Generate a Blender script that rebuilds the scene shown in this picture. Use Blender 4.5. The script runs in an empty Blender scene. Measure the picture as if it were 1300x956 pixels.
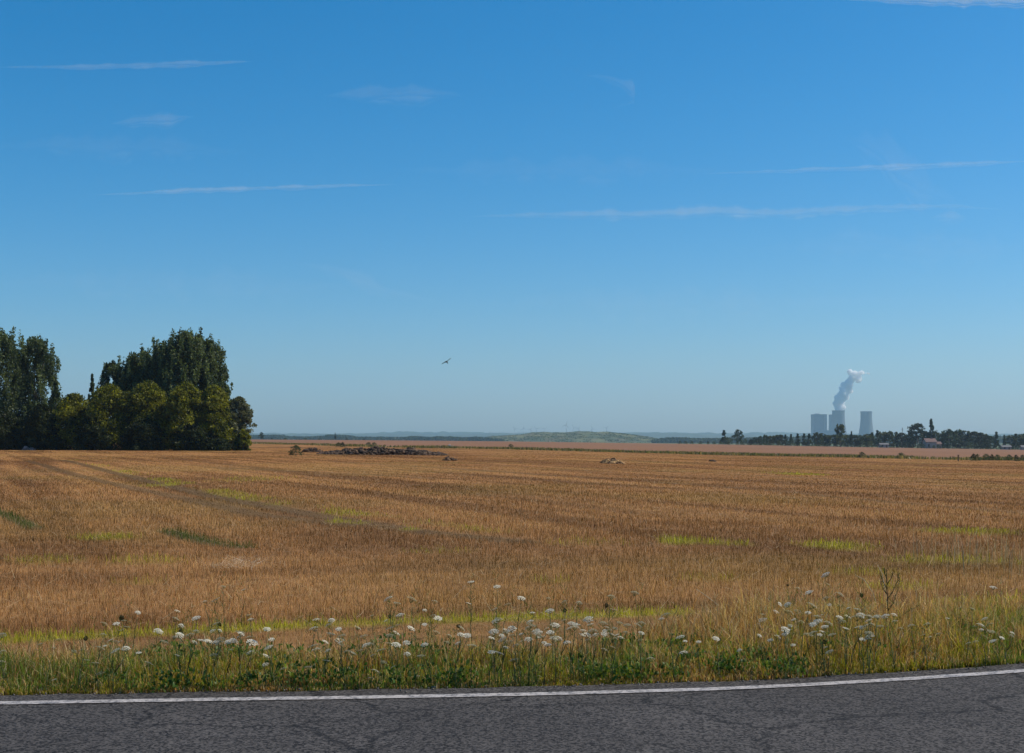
import bpy, math, random
import numpy as np
R = math.radians
rng = np.random.default_rng(7)
random.seed(7)
SC = bpy.context.scene
COL = SC.collection

# ------------------------------------------------------------------ camera, sky, sun, exposure
F = 1800.0            # focal length in pixels of the 1300 px wide photograph
CX, HY = 650.0, 555.0 # principal column, eye-level row
EYE = 1.65
cam_d = bpy.data.cameras.new('camera')
cam = bpy.data.objects.new('camera', cam_d)
COL.objects.link(cam)
cam.location = (0, 0, EYE)
cam.rotation_euler = (R(90), 0, 0)
cam_d.sensor_width = 36.0
cam_d.lens = 36.0 * F / 1300.0
cam_d.shift_y = (HY - 478.0) / 1300.0
cam_d.clip_start = 0.1
cam_d.clip_end = 300000.0
SC.camera = cam

SUN_AZ, SUN_EL = R(80), R(46)        # azimuth from the view direction (+Y) towards +X
world = bpy.data.worlds.new('World')
SC.world = world
world.use_nodes = True
wn, wl = world.node_tree.nodes, world.node_tree.links
wn.clear()
sky = wn.new('ShaderNodeTexSky')
sky.sky_type = 'NISHITA'
sky.sun_disc = False
sky.sun_elevation = SUN_EL
sky.sun_rotation = SUN_AZ
sky.air_density = 0.89
sky.dust_density = 0.9
sky.ozone_density = 8.3
hs = wn.new('ShaderNodeHueSaturation')
hs.inputs['Saturation'].default_value = 1.31
hs.inputs['Hue'].default_value = 0.490
hs.inputs['Value'].default_value = 1.0
bg = wn.new('ShaderNodeBackground')
bg.inputs['Strength'].default_value = 0.127
wo = wn.new('ShaderNodeOutputWorld')
wl.new(sky.outputs[0], hs.inputs['Color'])
wl.new(hs.outputs[0], bg.inputs[0])
wl.new(bg.outputs[0], wo.inputs[0])

sd = bpy.data.lights.new('sun', 'SUN')
sd.energy = 5.0
sd.angle = R(0.5)
sd.color = (1.0, 0.89, 0.73)
sun = bpy.data.objects.new('sun', sd)
COL.objects.link(sun)
sun.location = (200, 60, 300)
sun.rotation_euler = (R(90) - SUN_EL, 0, math.pi - SUN_AZ)

SC.view_settings.view_transform = 'Standard'
SC.view_settings.look = 'None'
SC.view_settings.exposure = 0.0
SC.view_settings.gamma = 1.0
SC.view_settings.use_curve_mapping = False
SC.render.engine = 'CYCLES'
SC.cycles.use_denoising = True
SC.cycles.max_bounces = 16
SC.cycles.diffuse_bounces = 4
SC.cycles.transmission_bounces = 6
SC.cycles.volume_bounces = 16
SC.cycles.transparent_max_bounces = 16
SC.cycles.volume_max_steps = 256
SC.cycles.use_adaptive_sampling = True
SC.cycles.adaptive_threshold = 0.02

# ------------------------------------------------------------------ helpers
def tag(o, label=None, cat=None, group=None, kind=None):
    if label: o['label'] = label
    if cat: o['category'] = cat
    if group: o['group'] = group
    if kind: o['kind'] = kind
    return o

def empty(name, loc=(0, 0, 0), rz=0.0, scale=1.0):
    o = bpy.data.objects.new(name, None)
    COL.objects.link(o)
    o.location = loc
    o.rotation_euler = (0, 0, rz)
    o.scale = (scale,) * 3 if isinstance(scale, (int, float)) else scale
    o.empty_display_size = 0.2
    return o

def mesh_data(name, V, Fc, mat, col=None, smooth=False):
    """V (n,3); Fc (m,k) array or list of arrays of equal k or list of faces"""
    me = bpy.data.meshes.new(name)
    V = np.asarray(V, dtype=np.float32)
    if isinstance(Fc, np.ndarray):
        m, k = Fc.shape
        me.vertices.add(len(V))
        me.vertices.foreach_set('co', V.ravel())
        me.loops.add(m * k)
        me.loops.foreach_set('vertex_index', Fc.astype(np.int32).ravel())
        me.polygons.add(m)
        me.polygons.foreach_set('loop_start', np.arange(0, m * k, k, dtype=np.int32))
        me.polygons.foreach_set('loop_total', np.full(m, k, dtype=np.int32))
        me.update(calc_edges=True)
    else:
        me.from_pydata([tuple(map(float, v)) for v in V], [], [tuple(map(int, f)) for f in Fc])
        me.update()
    if smooth:
        me.polygons.foreach_set('use_smooth', np.ones(len(me.polygons), dtype=bool))
    if col is not None:
        a = me.attributes.new('col', 'FLOAT_COLOR', 'POINT')
        c = np.ones((len(V), 4), dtype=np.float32)
        c[:, :3] = col
        a.data.foreach_set('color', c.ravel())
    if mat: me.materials.append(mat)
    return me

def obj(name, me, parent=None, loc=None):
    o = bpy.data.objects.new(name, me)
    COL.objects.link(o)
    if parent: o.parent = parent
    if loc is not None: o.location = loc
    return o

def copy_tree(o, parent=None):
    c = o.copy()
    COL.objects.link(c)
    if parent: c.parent = parent
    for ch in o.children: copy_tree(ch, c)
    return c

class MB:
    """collects closed shapes for one mesh"""
    def __init__(s): s.v, s.f, s.c = [], [], []
    def add(s, V, Fc, c=(1, 1, 1)):
        b = len(s.v)
        s.v += [tuple(x) for x in V]
        s.f += [tuple(i + b for i in f) for f in Fc]
        s.c += [c] * len(V)
    def box(s, x0, x1, y0, y1, z0, z1, c=(1, 1, 1)):
        V = [(x, y, z) for z in (z0, z1) for x, y in ((x0, y0), (x1, y0), (x1, y1), (x0, y1))]
        s.add(V, [(3, 2, 1, 0), (4, 5, 6, 7), (0, 1, 5, 4), (1, 2, 6, 5), (2, 3, 7, 6), (3, 0, 4, 7)], c)
    def tube(s, P, r, n=6, c=(1, 1, 1)):
        P = [np.array(p, float) for p in P]
        if np.isscalar(r): r = [r] * len(P)
        V, Fc = [], []
        for i, p in enumerate(P):
            t = P[min(i + 1, len(P) - 1)] - P[max(i - 1, 0)]
            t /= (np.linalg.norm(t) + 1e-9)
            a = np.cross(t, (0, 0, 1.0))
            if np.linalg.norm(a) < 0.05: a = np.cross(t, (0, 1.0, 0))
            a /= np.linalg.norm(a); b = np.cross(t, a)
            for k in range(n):
                an = 2 * math.pi * k / n
                V.append(p + r[i] * (math.cos(an) * a + math.sin(an) * b))
        for i in range(len(P) - 1):
            for k in range(n):
                Fc.append((i * n + k, i * n + (k + 1) % n, (i + 1) * n + (k + 1) % n, (i + 1) * n + k))
        Fc.append(tuple(range(n - 1, -1, -1)))
        Fc.append(tuple((len(P) - 1) * n + k for k in range(n)))
        s.add(V, Fc, c)
    def blob(s, ctr, rad, n=8, m=6, jit=0.0, c=(1, 1, 1), rg=None):
        V = [(ctr[0], ctr[1], ctr[2] - rad[2])]
        rg = rg or random
        for i in range(1, m):
            ph = -math.pi / 2 + math.pi * i / m
            for k in range(n):
                th = 2 * math.pi * k / n
                q = 1 + rg.uniform(-jit, jit)
                V.append((ctr[0] + rad[0] * q * math.cos(ph) * math.cos(th), ctr[1] + rad[1] * q * math.cos(ph) * math.sin(th), ctr[2] + rad[2] * q * math.sin(ph)))
        V.append((ctr[0], ctr[1], ctr[2] + rad[2]))
        Fc = [(0, 1 + (k + 1) % n, 1 + k) for k in range(n)]
        for i in range(m - 2):
            for k in range(n):
                a = 1 + i * n
                Fc.append((a + k, a + (k + 1) % n, a + n + (k + 1) % n, a + n + k))
        L = len(V) - 1; a = 1 + (m - 2) * n
        Fc += [(L, a + k, a + (k + 1) % n) for k in range(n)]
        s.add(V, Fc, c)
    def lathe(s, prof, n=40, c=(1, 1, 1)):
        V, Fc = [], []
        for r, z in prof:
            for k in range(n):
                V.append((r * math.cos(2 * math.pi * k / n), r * math.sin(2 * math.pi * k / n), z))
        for i in range(len(prof) - 1):
            for k in range(n):
                Fc.append((i * n + k, i * n + (k + 1) % n, (i + 1) * n + (k + 1) % n, (i + 1) * n + k))
        s.add(V, Fc, c)
    def data(s, name, mat, smooth=False, col=False):
        return mesh_data(name, np.array(s.v), s.f, mat, col=np.array(s.c) if col else None, smooth=smooth)
    def build(s, name, mat, parent=None, smooth=False, col=False, loc=None):
        return obj(name, s.data(name, mat, smooth, col), parent, loc)

# value noise
def _h(ix, iy, seed):
    n = (ix.astype(np.int64) * 374761393 + iy.astype(np.int64) * 668265263 + seed * 1442695041) & 0xFFFFFFFF
    n = ((n ^ (n >> 13)) * 1274126177) & 0xFFFFFFFF
    return ((n ^ (n >> 16)) & 0xFFFF) / 65535.0
def vn(x, y, seed=0):
    x, y = np.asarray(x, float), np.asarray(y, float)
    ix, iy = np.floor(x), np.floor(y)
    fx, fy = x - ix, y - iy
    fx, fy = fx * fx * (3 - 2 * fx), fy * fy * (3 - 2 * fy)
    a, b = _h(ix, iy, seed), _h(ix + 1, iy, seed)
    c, d = _h(ix, iy + 1, seed), _h(ix + 1, iy + 1, seed)
    return (a * (1 - fx) + b * fx) * (1 - fy) + (c * (1 - fx) + d * fx) * fy
def fbm(x, y, seed=0, o=4):
    s, a, t = 0, 0.5, 0
    for i in range(o):
        s = s + a * vn(np.asarray(x) * 2 ** i, np.asarray(y) * 2 ** i, seed + i); t += a; a *= 0.5
    return s / t
def sst(a, b, x):
    t = np.clip((np.asarray(x, float) - a) / (b - a), 0, 1)
    return t * t * (3 - 2 * t)

# ------------------------------------------------------------------ terrain heights
U3, Z3 = [-400, 320, 650, 920, 1300, 1800], [568.5, 569, 571.5, 577.5, 584, 592]
U10, Z10 = [-400, 320, 480, 650, 900, 1080, 1300, 1800], [557.5, 558, 559, 560.5, 564, 567.5, 571, 577]
def ground(X, Y):
    X, Y = np.asarray(X, float), np.asarray(Y, float)
    u = CX + F * X / np.maximum(Y, 5.0)
    z3 = EYE - (np.interp(u, U3, Z3) - HY) * 300 / F
    z10 = EYE - (np.interp(u, U10, Z10) - HY) * 1000 / F
    D = np.maximum(Y, 0)
    z = np.where(D < 300, z3 * np.clip((D - 14) / 286, 0, 1),
        np.where(D < 1020, z3 + (z10 - z3) * (D - 300) / 700,
        np.where(D < 1300, z10 - (D - 1020) * 0.022, z10 - 6.2 - np.clip((D - 1300) / 4000, 0, 1) * 6)))
    und = (fbm(X / 22, Y / 30, 3) - 0.5) * 0.25 * sst(18, 60, D) * (1 - sst(800, 1000, D))
    return z + und
def gp(px, py):
    """ground point seen at a pixel of the photograph"""
    a, b = 4.0, 1010.0
    s = (px - CX) / F
    for _ in range(50):
        m = (a + b) / 2
        row = HY + (EYE - float(ground(s * m, m))) * F / m
        if row > py: a = m
        else: b = m
    Y = (a + b) / 2
    return np.array((s * Y, Y, float(ground(s * Y, Y))))
def at(px, py, Y):
    return np.array(((px - CX) / F * Y, Y, EYE - (py - HY) / F * Y))

# the road's far edge, bending gently to the left
RX = np.array([-60, -30, -10, -3.3, -1.6, 0.0, 1.745, 3.70, 12, 40, 90.0])
RY = np.array([2.0, 5.4, 8.2, 9.0, 9.15, 9.28, 9.56, 10.27, 13.4, 24.2, 44.0])
def edge(X): return np.interp(X, RX, RY)

# ------------------------------------------------------------------ materials
def new_mat(name):
    m = bpy.data.materials.new(name); m.use_nodes = True
    n, l = m.node_tree.nodes, m.node_tree.links
    return m, n, l, n['Principled BSDF']
def plain(name, c, rough=0.8, nscale=None, namt=0.25, spec=0.3, metallic=0.0, bump=0.0):
    m, n, l, p = new_mat(name)
    p.inputs['Roughness'].default_value = rough
    p.inputs['Specular IOR Level'].default_value = spec
    p.inputs['Metallic'].default_value = metallic
    p.inputs['Base Color'].default_value = (*c, 1)
    if nscale:
        tc = n.new('ShaderNodeTexCoord'); nz = n.new('ShaderNodeTexNoise')
        nz.inputs['Scale'].default_value = nscale; nz.inputs['Detail'].default_value = 6
        l.new(tc.outputs['Object'], nz.inputs['Vector'])
        rp = n.new('ShaderNodeValToRGB')
        rp.color_ramp.elements[0].position = 0.3; rp.color_ramp.elements[1].position = 0.7
        rp.color_ramp.elements[0].color = (*[x * (1 - namt) for x in c], 1)
        rp.color_ramp.elements[1].color = (*[min(1, x * (1 + namt)) for x in c], 1)
        l.new(nz.outputs[0], rp.inputs[0]); l.new(rp.outputs[0], p.inputs['Base Color'])
        if bump:
            b = n.new('ShaderNodeBump'); b.inputs['Strength'].default_value = bump; b.inputs['Distance'].default_value = 0.02
            l.new(nz.outputs[0], b.inputs['Height']); l.new(b.outputs[0], p.inputs['Normal'])
    return m
def leafy(name, trans=0.35, rough=0.55, spec=0.25, tint=(1, 1, 1), tgain=1.3, tblue=0.55):
    """vertex-coloured foliage: diffuse plus light passing through the leaf"""
    m, n, l, p = new_mat(name)
    at_ = n.new('ShaderNodeAttribute'); at_.attribute_name = 'col'
    mu = n.new('ShaderNodeMix'); mu.data_type = 'RGBA'; mu.blend_type = 'MULTIPLY'
    mu.inputs['Factor'].default_value = 1.0
    mu.inputs['B'].default_value = (*tint, 1)
    l.new(at_.outputs['Color'], mu.inputs['A'])
    l.new(mu.outputs['Result'], p.inputs['Base Color'])
    p.inputs['Roughness'].default_value = rough
    p.inputs['Specular IOR Level'].default_value = spec
    t = n.new('ShaderNodeBsdfTranslucent')
    m2 = n.new('ShaderNodeMix'); m2.data_type = 'RGBA'; m2.blend_type = 'MULTIPLY'; m2.inputs['Factor'].default_value = 1
    m2.inputs['B'].default_value = (tgain, tgain, tgain * tblue, 1)
    l.new(mu.outputs['Result'], m2.inputs['A']); l.new(m2.outputs['Result'], t.inputs['Color'])
    mx = n.new('ShaderNodeMixShader'); mx.inputs[0].default_value = trans
    l.new(p.outputs[0], mx.inputs[1]); l.new(t.outputs[0], mx.inputs[2])
    l.new(mx.outputs[0], n['Material Output'].inputs['Surface'])
    return m
M_leaf = leafy('leaves', trans=0.42)
M_straw = leafy('straw', trans=0.25, rough=0.6, spec=0.2, tgain=1.0)
M_grass = leafy('grass_blades', trans=0.4, rough=0.5, tgain=1.4)
M_petal = leafy('petals', trans=0.45, rough=0.7, spec=0.1, tgain=1.0, tblue=0.95)
M_stem = plain('green_stem', (0.07, 0.09, 0.03), 0.7)
M_darkstem = plain('dry_dark_stem', (0.05, 0.04, 0.022), 0.8)
M_bark = plain('bark', (0.17, 0.145, 0.12), 0.9, 3.0, 0.35)
M_conc = plain('tower_concrete', (0.095, 0.115, 0.135), 0.9, 0.02, 0.12)  # blue of the distant haze mixed into the concrete grey
M_clad = plain('boiler_house_cladding', (0.045, 0.085, 0.14), 0.6, 0.03, 0.1)  # grey-blue cladding, with the blue of the distant haze painted in
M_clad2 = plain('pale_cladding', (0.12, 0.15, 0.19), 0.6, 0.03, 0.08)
M_white = plain('white_render', (0.30, 0.28, 0.25), 0.8, 0.6, 0.15)
M_roof = plain('red_roof_tiles', (0.16, 0.10, 0.085), 0.8, 1.2, 0.25)
M_grey = plain('grey_sheet_roof', (0.15, 0.145, 0.14), 0.6, 0.8, 0.12)
M_glass = plain('window_glass', (0.02, 0.025, 0.03), 0.1, spec=0.6)
M_turb = plain('turbine_white', (0.30, 0.31, 0.32), 0.4)
M_wood = plain('weathered_wood', (0.10, 0.07, 0.05), 0.9, 6, 0.3)

# ------------------------------------------------------------------ field colour (albedo)
LDIR = np.array((-0.362, 0.932)); LDIR = LDIR / np.linalg.norm(LDIR)   # tramline direction
LNRM = np.array((LDIR[1], -LDIR[0]))
RDIR = np.array((math.cos(R(17)), math.sin(R(17)))); RNRM = np.array((-RDIR[1], RDIR[0]))
def seg_mask(X, Y, pts, w):
    """1 inside a wandering band through ground points"""
    d = np.full(np.shape(X), 1e9)
    for a, b in zip(pts[:-1], pts[1:]):
        a, b = np.array(a[:2]), np.array(b[:2])
        ab = b - a; L2 = ab @ ab
        t = np.clip(((X - a[0]) * ab[0] + (Y - a[1]) * ab[1]) / L2, 0, 1)
        d = np.minimum(d, np.hypot(X - a[0] - t * ab[0], Y - a[1] - t * ab[1]))
    return 1 - sst(w * 0.5, w, d)
def pl(*pp): return [gp(*p) for p in pp]
TRA = pl((78, 584), (175, 607), (267, 630), (400, 654), (530, 675), (660, 688))
TRB = pl((33, 585), (178, 622), (330, 654), (450, 668))
TRC = pl((-10, 648), (20, 660), (44, 672))
TRD = pl((212, 675), (235, 682), (270, 691), (312, 695))
TRE = pl((840, 613), (1000, 625), (1160, 640), (1300, 652))
TRF = pl((700, 592), (900, 600), (1100, 611), (1300, 623))
TRG = pl((280, 594), (420, 600), (560, 608))
TRH = pl((420, 586), (560, 594), (700, 604), (860, 610))
YS1 = pl((-360, 836), (-20, 815), (150, 806), (420, 793), (650, 785), (860, 778))
YS2 = pl((1000, 776), (1120, 770), (1320, 760), (1700, 738))
BND = pl((320, 563), (480, 567.5), (660, 570.5), (920, 577.5), (1100, 581), (1300, 584.5))
BND = [BND[0] + (BND[0] - BND[1])] + BND + [BND[-1] + (BND[-1] - BND[-2]) * 1.5]
PATCH = [(862, 687, 26, 6), (1060, 694, 62, 6), (915, 690, 40, 4), (1235, 676, 70, 4), (1010, 602, 40, 2.0), (140, 683, 40, 3.5), (205, 616, 22, 2.5),
         (430, 662, 22, 3), (455, 664, 16, 2), (520, 672, 16, 2.5), (355, 640, 20, 2), (60, 712, 60, 6), (180, 712, 60, 6), (180, 740, 40, 4),
         (700, 738, 28, 3), (900, 735, 60, 4), (1200, 712, 110, 6), (1100, 728, 60, 4), (320, 608, 50, 4), (1150, 745, 60, 6), (740, 690, 70, 5), (560, 700, 60, 4)]
PATCHW = [1, .9, .5, .7, .6, .8, .5, .6, .5, .6, .3, .3, .25, .3, .3, .2, .4, .35, .2, .35, .12, .12]
PG = []
for (px, py, rx, ry), w in zip(PATCH, PATCHW):
    c = gp(px, py); a = gp(px, py - ry); b = gp(px, py + ry)
    PG.append((c[0], c[1], rx * c[1] / F, (a[1] - b[1]) / 2, w))
def masks(X, Y):
    """yellow-green weeds, deep green, wheel track, far field, verge"""
    n = fbm(X * 1.3, Y * 0.9, 21); n2 = fbm(X * 0.35, Y * 0.25, 22)
    yel = np.zeros(np.shape(X))
    for x, y, rx, ry, w in PG:
        d = np.hypot((X - x) / rx, (Y - y) / ry)
        yel = np.maximum(yel, w * (1 - sst(0.35, 1.15, d + (n - 0.5) * 1.1)))
    s1 = seg_mask(X, Y, YS1, 0.25) * (.55 + .45 * sst(0.25, 0.5, n)); s2 = seg_mask(X, Y, YS2, 0.22) * sst(0.2, 0.5, n)
    yel = np.maximum(yel, np.maximum(s1, .8 * s2))
    tr = np.maximum(seg_mask(X, Y, TRA, 0.50), 0.85 * seg_mask(X, Y, TRB, 0.46))
    for o_ in (9.0, 18.5, 30.0):
        tr = np.maximum(tr, .32 * seg_mask(X, Y, [p + np.array((o_ * LNRM[0], o_ * LNRM[1], 0)) for p in TRA], .5)); tr = np.maximum(tr, .3 * seg_mask(X, Y, [p + np.array((o_ * LNRM[0], o_ * LNRM[1], 0)) for p in TRB], .45))
    for T, w, k in ((TRE, .5, .7), (TRF, .7, .6), (TRG, .8, .6), (TRH, .9, .6)):
        tr = np.maximum(tr, k * seg_mask(X, Y, T, w))
    yel = np.maximum(yel, 0.45 * seg_mask(X, Y, [p + np.array((.75, .3, 0)) for p in TRA], 0.7) * sst(0.4, 0.62, n2))
    grn = np.maximum(0.8 * seg_mask(X, Y, TRC, 0.24), seg_mask(X, Y, TRD, 0.26) * sst(.3, .5, n + .15))
    s = CX + F * X / np.maximum(Y, 5)
    yb = np.interp(s, [CX + F * p[0] / p[1] for p in BND], [p[1] for p in BND])
    far = sst(-3, 6, Y - yb)
    bnd = np.exp(-((Y - yb) / np.maximum(4, yb * 0.022)) ** 2)
    vd = Y - edge(X)
    return yel, grn, tr, far, bnd, vd
def field_col(X, Y, blade=False):
    yel, grn, tr, far, bnd, vd = masks(X, Y)
    a = X * RDIR[0] + Y * RDIR[1]; b = X * RNRM[0] + Y * RNRM[1]
    c1 = X * LDIR[0] + Y * LDIR[1]; c2 = X * LNRM[0] + Y * LNRM[1]
    band = fbm(a / 14, b / 1.6, 31); band2 = fbm(c1 / 30, c2 / 1.3, 35); big = fbm(X / 18, Y / 40, 39)
    band3 = fbm(c1 / 70, c2 / 0.55, 37)
    fy = sst(16, 30, Y)
    t = np.clip(0.52 + (band - .5) * (2.0 - 1.1 * fy) + (band2 - .5) * (1.0 + 1.2 * fy) + (band3 - .5) * 1.3 * fy + (big - .5) * 1.1, 0, 1)[..., None]
    dark, lite = np.array((0.215, 0.093, 0.026)), np.array((0.48, 0.235, 0.078))
    c = dark * (1 - t) + lite * t
    og = sst(.5, .75, fbm(X / 7, Y / 9, 44))[..., None] * 0.35
    c = c * (1 - og) + np.array((0.30, 0.20, 0.045)) * og
    farc = np.array((0.215, 0.112, 0.060)) * (0.88 + 0.24 * fbm(X / 60, Y / 90, 51))[..., None]
    c = c * (1 - far[..., None]) + farc * far[..., None]
    k = (tr * 0.8)[..., None]; c = c * (1 - k) + np.array((0.095, 0.055, 0.016)) * k
    k = (bnd * 0.8)[..., None]; c = c * (1 - k) + np.array((0.13, 0.11, 0.035)) * k
    k = (yel * 0.9)[..., None]; c = c * (1 - k) + np.array((0.34, 0.29, 0.02)) * k
    k = (grn * 0.95)[..., None]; c = c * (1 - k) + np.array((0.05, 0.06, 0.018)) * k
    return c, yel, grn, tr, far, bnd, vd

# ------------------------------------------------------------------ ground sheet
def build_ground():
    th = np.concatenate([np.linspace(-180, -32, 60)[:-1], np.linspace(-32, -22, 30)[:-1], np.linspace(-22, 22, 420), np.linspace(22, 32, 30)[1:], np.linspace(32, 180, 60)[1:]])
    th = np.radians(th)
    r = np.concatenate([[0.4, 1, 2, 3, 4, 5], np.geomspace(6, 330, 330), np.geomspace(333, 1100, 120), np.geomspace(1120, 11900, 50)])
    T, Rr = np.meshgrid(th, r)
    X, Y = Rr * np.sin(T), Rr * np.cos(T)
    Z = ground(X, Y)
    V = np.stack([X, Y, Z], -1).reshape(-1, 3)
    c, yel, grn, tr, far, bnd, vd = field_col(X, Y)
    fw = sst(1050, 1250, Y)[..., None]
    c = c * (1 - fw) + np.array((0.09, 0.11, 0.04)) * fw
    c = c * (1 - .24 * sst(35, 120, Y) * (1 - far))[..., None]      # ground colour gets darker into the distance, up to the far field
    soil = (1 - sst(20, 120, Y))[..., None]            # soil shows between the stubble close by
    c = c * (1 - soil) + (c * 0.45 + np.array((0.13, 0.085, 0.045)) * 0.55) * soil
    vk = (1 - sst(1.0, 2.0, vd))[..., None]
    c = c * (1 - vk) + np.array((0.13, 0.10, 0.04)) * vk
    nt, nr = len(th), len(r)
    i, j = np.meshgrid(np.arange(nr - 1), np.arange(nt - 1), indexing='ij')
    a = (i * nt + j).ravel()
    Fc = np.stack([a, a + 1, a + nt + 1, a + nt], 1)[:, ::-1]
    m, n, l, p = new_mat('field_soil')
    p.inputs['Roughness'].default_value = 0.95
    p.inputs['Specular IOR Level'].default_value = 0.1
    av = n.new('ShaderNodeAttribute'); av.attribute_name = 'col'
    tc = n.new('ShaderNodeTexCoord'); nz = n.new('ShaderNodeTexNoise')
    nz.inputs['Scale'].default_value = 2.2; nz.inputs['Detail'].default_value = 8
    nz.inputs['Roughness'].default_value = 0.75
    l.new(tc.outputs['Object'], nz.inputs['Vector'])
    rp = n.new('ShaderNodeValToRGB')
    rp.color_ramp.elements[0].position = 0.28; rp.color_ramp.elements[1].position = 0.72
    rp.color_ramp.elements[0].color = (0.62, 0.60, 0.58, 1); rp.color_ramp.elements[1].color = (1.35, 1.36, 1.36, 1)
    l.new(nz.outputs[0], rp.inputs[0])
    mu = n.new('ShaderNodeMix'); mu.data_type = 'RGBA'; mu.blend_type = 'MULTIPLY'; mu.inputs['Factor'].default_value = 1
    l.new(av.outputs['Color'], mu.inputs['A']); l.new(rp.outputs[0], mu.inputs['B'])
    l.new(mu.outputs['Result'], p.inputs['Base Color'])
    bp = n.new('ShaderNodeBump'); bp.inputs['Strength'].default_value = 0.6; bp.inputs['Distance'].default_value = 0.08
    l.new(nz.outputs[0], bp.inputs['Height']); l.new(bp.outputs[0], p.inputs['Normal'])
    o = obj('field', mesh_data('field', V, Fc, m, col=c.reshape(-1, 3), smooth=True))
    tag(o, kind='structure')
build_ground()

# ------------------------------------------------------------------ road
def build_road():
    xs = np.concatenate([np.linspace(-60, -12, 30)[:-1], np.linspace(-12, 14, 200), np.linspace(14, 90, 40)[1:]])
    k = np.ones(9) / 9
    ys = edge(xs)
    for _ in range(3): ys[4:-4] = np.convolve(ys, k, 'valid')
    jag = (fbm(xs * 3.5, xs * 0, 61, 3) - .5) * 0.10
    dx, dy = np.gradient(xs), np.gradient(ys)
    L = np.hypot(dx, dy); nx, ny = dy / L, -dx / L          # towards the camera
    def strip(o0, o1, z, name, mat, j0=None, thick=None):
        o0 = np.broadcast_to(o0, xs.shape); o1 = np.broadcast_to(o1, xs.shape)
        A = np.stack([xs + nx * o0, ys + ny * o0, np.full_like(xs, z)], 1)
        B = np.stack([xs + nx * o1, ys + ny * o1, np.full_like(xs, z)], 1)
        n_ = len(xs)
        i = np.arange(n_ - 1)
        return tag(obj(name, mesh_data(name, np.concatenate([A, B]), np.stack([i, i + n_, i + n_ + 1, i + 1], 1), mat)), kind='structure')
    m, n, l, p = new_mat('asphalt')
    tc = n.new('ShaderNodeTexCoord')
    def noise(sc, det=4, rough=.6):
        q = n.new('ShaderNodeTexNoise'); q.inputs['Scale'].default_value = sc; q.inputs['Detail'].default_value = det; q.inputs['Roughness'].default_value = rough
        l.new(tc.outputs['Object'], q.inputs['Vector']); return q
    def math_(op, a_, b_):
        q = n.new('ShaderNodeMath'); q.operation = op
        for i_, v_ in enumerate((a_, b_)):
            if isinstance(v_, (int, float)): q.inputs[i_].default_value = v_
            else: l.new(v_, q.inputs[i_])
        return q.outputs[0]
    vo = n.new('ShaderNodeTexVoronoi'); vo.inputs['Scale'].default_value = 75
    l.new(tc.outputs['Object'], vo.inputs['Vector'])
    stone = n.new('ShaderNodeValToRGB'); stone.color_ramp.interpolation = 'LINEAR'
    stone.color_ramp.elements[0].position = 0.15; stone.color_ramp.elements[0].color = (0.011, 0.010, 0.0095, 1)
    stone.color_ramp.elements[1].position = 0.85; stone.color_ramp.elements[1].color = (0.098, 0.090, 0.084, 1)
    sep = n.new('ShaderNodeSeparateColor'); l.new(vo.outputs['Color'], sep.inputs[0])
    l.new(sep.outputs[0], stone.inputs[0])
    n1 = noise(60, 5, .7); n2 = noise(0.7, 6, .65)
    wear = n.new('ShaderNodeMapRange'); wear.inputs['From Min'].default_value = .35; wear.inputs['From Max'].default_value = .65
    wear.inputs['To Min'].default_value = .78; wear.inputs['To Max'].default_value = 1.1
    l.new(n2.outputs[0], wear.inputs['Value'])
    # cracks: edges of large warped cells
    wv = n.new('ShaderNodeVectorMath'); wv.operation = 'MULTIPLY_ADD'; nw = noise(2.5, 6, .7)
    l.new(nw.outputs['Color'], wv.inputs[0]); wv.inputs[1].default_value = (.5, .5, 0); l.new(tc.outputs['Object'], wv.inputs[2])
    vc = n.new('ShaderNodeTexVoronoi'); vc.feature = 'DISTANCE_TO_EDGE'; vc.inputs['Scale'].default_value = 0.55
    l.new(wv.outputs[0], vc.inputs['Vector'])
    ck = n.new('ShaderNodeMapRange'); ck.inputs['From Min'].default_value = 0.0; ck.inputs['From Max'].default_value = 0.010; ck.inputs['To Min'].default_value = .25; ck.inputs['To Max'].default_value = 1
    l.new(vc.outputs['Distance'], ck.inputs['Value'])
    k_ = math_('MULTIPLY', wear.outputs[0], ck.outputs[0])
    mu = n.new('ShaderNodeMix'); mu.data_type = 'RGBA'; mu.blend_type = 'MULTIPLY'; mu.inputs['Factor'].default_value = 1
    l.new(stone.outputs[0], mu.inputs['A']); l.new(k_, mu.inputs['B']); l.new(mu.outputs['Result'], p.inputs['Base Color'])
    p.inputs['Roughness'].default_value = 0.85; p.inputs['Specular IOR Level'].default_value = 0.2
    bp = n.new('ShaderNodeBump'); bp.inputs['Strength'].default_value = 0.7; bp.inputs['Distance'].default_value = 0.006
    l.new(sep.outputs[1], bp.inputs['Height']); l.new(bp.outputs[0], p.inputs['Normal'])
    strip(jag, 6.4, 0.012, 'road', m)
    m2, n, l, p = new_mat('worn_white_paint')
    tc = n.new('ShaderNodeTexCoord'); nz = n.new('ShaderNodeTexNoise')
    nz.inputs['Scale'].default_value = 25; nz.inputs['Detail'].default_value = 6; nz.inputs['Roughness'].default_value = 0.8
    l.new(tc.outputs['Object'], nz.inputs['Vector'])
    rp = n.new('ShaderNodeValToRGB')
    rp.color_ramp.elements[0].position = 0.40; rp.color_ramp.elements[1].position = 0.54
    rp.color_ramp.elements[0].color = (0.09, 0.083, 0.078, 1); rp.color_ramp.elements[1].color = (0.46, 0.42, 0.39, 1)
    l.new(nz.outputs[0], rp.inputs[0]); l.new(rp.outputs[0], p.inputs['Base Color'])
    w = (fbm(xs * 6, xs * 0, 66, 3) - .5) * 0.012
    strip(0.24 + w, 0.345 + w, 0.017, 'edge_line', m2)
    strip(6.0, 6.11, 0.017, 'edge_line', m2)
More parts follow.
